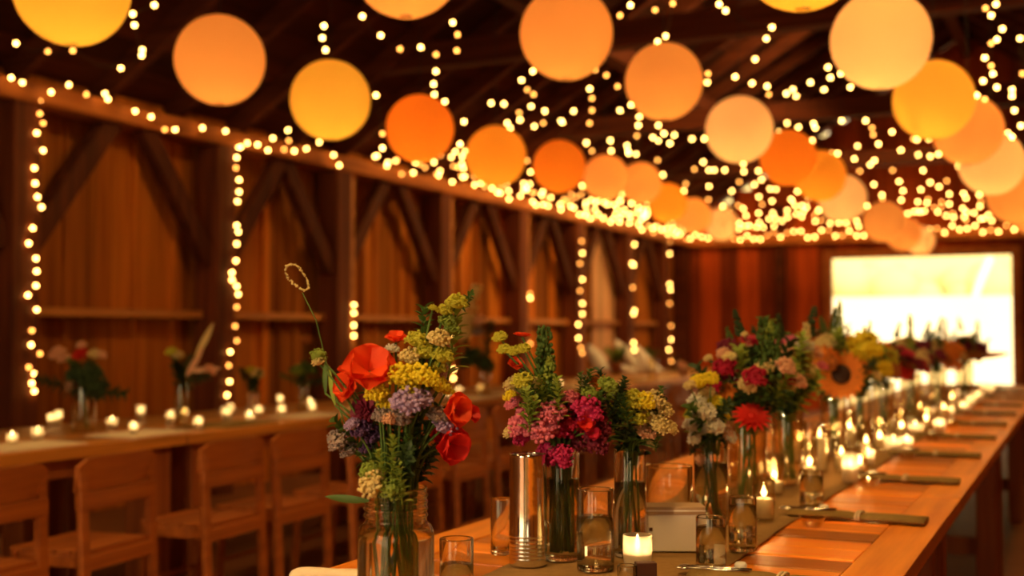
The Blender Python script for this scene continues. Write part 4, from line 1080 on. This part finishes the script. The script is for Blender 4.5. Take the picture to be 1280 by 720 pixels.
MB().lathe([(.0004, 0), (.05, 0), (.065, .10), (.07, .10), (.07, .115), (.06, .115), (.055, .10), (.0004, .095)], 24).build('pot', M['soil'], t, True)
q = random.Random(5)
for i in range(12):
    a = q.uniform(0, 2*PI); nm, me = proto('sprig', q.choice(['leaf', 'leafd', 'leafl'])); d = Vector((math.cos(a)*.8, math.sin(a)*.8, 1)).normalized()
    link(nm, me, t, (math.cos(a)*.05, math.sin(a)*.05, .16+q.uniform(0, .06)), d.to_track_quat('Z', 'Y').to_euler(), q.uniform(.07, .1))

# ------------------------------------------------------------------ lighting
# unseen hanging lamps added for fill light, above the top of the frame
def fill_pendant(x, y, z, e, label, aim=None, cone=130):
    t = thing('fill_lamp', label, 'lamp', (x, y, z), 0, 'added fill lamps under the roof')
    MB().lathe([(.02, .16), (.03, .12), (.06, .10), (.16, 0), (.165, 0), (.065, .105), (.035, .125), (.02, .165)], 28).build('fill_lamp_shade', M['shade'], t, True)
    MB().ball((0, 0, .03), .045, 12, 8).build('bulb', M['innerbulb'], t, True)  # bulb and cord of the added fill lamp
    MB().tube([(0, 0, .16), (0, 0, roofz(x)+.05-z)], .004, 5).build('cord', M['black'], t)
    l = bpy.data.lights.new('fill_light', 'SPOT'); l.energy = e; l.color = (1, .56, .17); l.shadow_soft_size = .16; l.spot_size = math.radians(cone); l.spot_blend = .7
    lo = bpy.data.objects.new('fill_light', l); COL.objects.link(lo); lo.parent = t; lo.location = (0, 0, -.03)
    if aim: lo.rotation_euler = (Vector(aim)-Vector((x, y, z))).to_track_quat('-Z', 'Y').to_euler()
for i, (x, y, z, e) in enumerate([(-.4, .9, 3.6, 190), (-.3, 4.2, 3.9, 170), (.1, 7.0, 4.0, 170), (-3.0, 1.2, 3.7, 70), (-2.2, -1.5, 3.7, 100)]):
    fill_pendant(x, y, z, e, 'added hanging fill lamp high under the roof, %s in the row' % ordn[i])
for i, (x, y, z, e, aim, cone) in enumerate([(-1.7, 10.6, 4.6, 520, (-6, 11.5, 1.3), 95), (-1.7, 12.6, 5.0, 520, (-6, 14.5, 1.3), 95), (-1.6, 13.5, 4.9, 420, (-4, 18.8, .3), 62), (-4.1, 3.0, 3.15, 45, (-5.2, 3.6, 0), 150), (-4.1, 5.7, 3.3, 55, (-5.4, 6.4, 0), 150)]):
    fill_pendant(x, y, z, e, 'added hanging fill lamp turned toward the timber walls, %s in order' % ordn[i], aim, cone)
t = thing('fill_flood_lamp', 'added fill flood lamp on the back wall left of the added rear doorway, behind the camera', 'lamp', (-3.1, YB+.25, 3.2))  # unseen flood lamp added to light the near table from the front
mb = MB(); mb.box(-.16, .16, -.02, .03, -.11, .11, None, .01); mb.box(-.02, .02, -.25, -.02, -.02, .02); mb.build('fill_lamp_body', M['shade'], t)
MB().box(-.14, .14, .031, .036, -.09, .09).build('fill_lamp_lens', M['innerbulb'], t)
l = bpy.data.lights.new('fill_flood_light', 'SPOT'); l.energy = 1000; l.color = (1, .66, .32); l.shadow_soft_size = .14; l.spot_size = math.radians(40); l.spot_blend = .6
lo = bpy.data.objects.new('fill_flood_light', l); COL.objects.link(lo); lo.parent = t; lo.location = (0, .06, 0)
lo.rotation_euler = (Vector((-.95, 3.2, .95))-Vector((-3.1, YB+.3, 3.2))).to_track_quat('-Z', 'Y').to_euler()
w = bpy.data.worlds.new('world'); SC.world = w; w.use_nodes = True
N = w.node_tree.nodes; L = w.node_tree.links; N.clear()
wo = N.new('ShaderNodeOutputWorld'); bg = N.new('ShaderNodeBackground'); bg.inputs[0].default_value = (1, .74, .40, 1); bg.inputs[1].default_value = 2.8
L.new(bg.outputs[0], wo.inputs[0])
s = bpy.data.lights.new('sun', 'SUN'); s.energy = 5; s.angle = .03; s.color = (1, .86, .62)
so = bpy.data.objects.new('sun', s); COL.objects.link(so); so.rotation_euler = (math.radians(38), math.radians(32), 0)

vs_ = SC.view_settings; vs_.view_transform = 'Standard'; vs_.look = 'None'; vs_.exposure = 0; vs_.gamma = 1
try: vs_.use_curve_mapping = False
except Exception: pass
cy_ = SC.cycles
cy_.max_bounces = 9; cy_.diffuse_bounces = 3; cy_.glossy_bounces = 3; cy_.transmission_bounces = 8; cy_.transparent_max_bounces = 24
cy_.sample_clamp_indirect = 4; cy_.blur_glossy = 1.0; cy_.use_adaptive_sampling = True; cy_.adaptive_threshold = .02
print('BULBS', NB, 'OBJECTS', len(COL.objects))
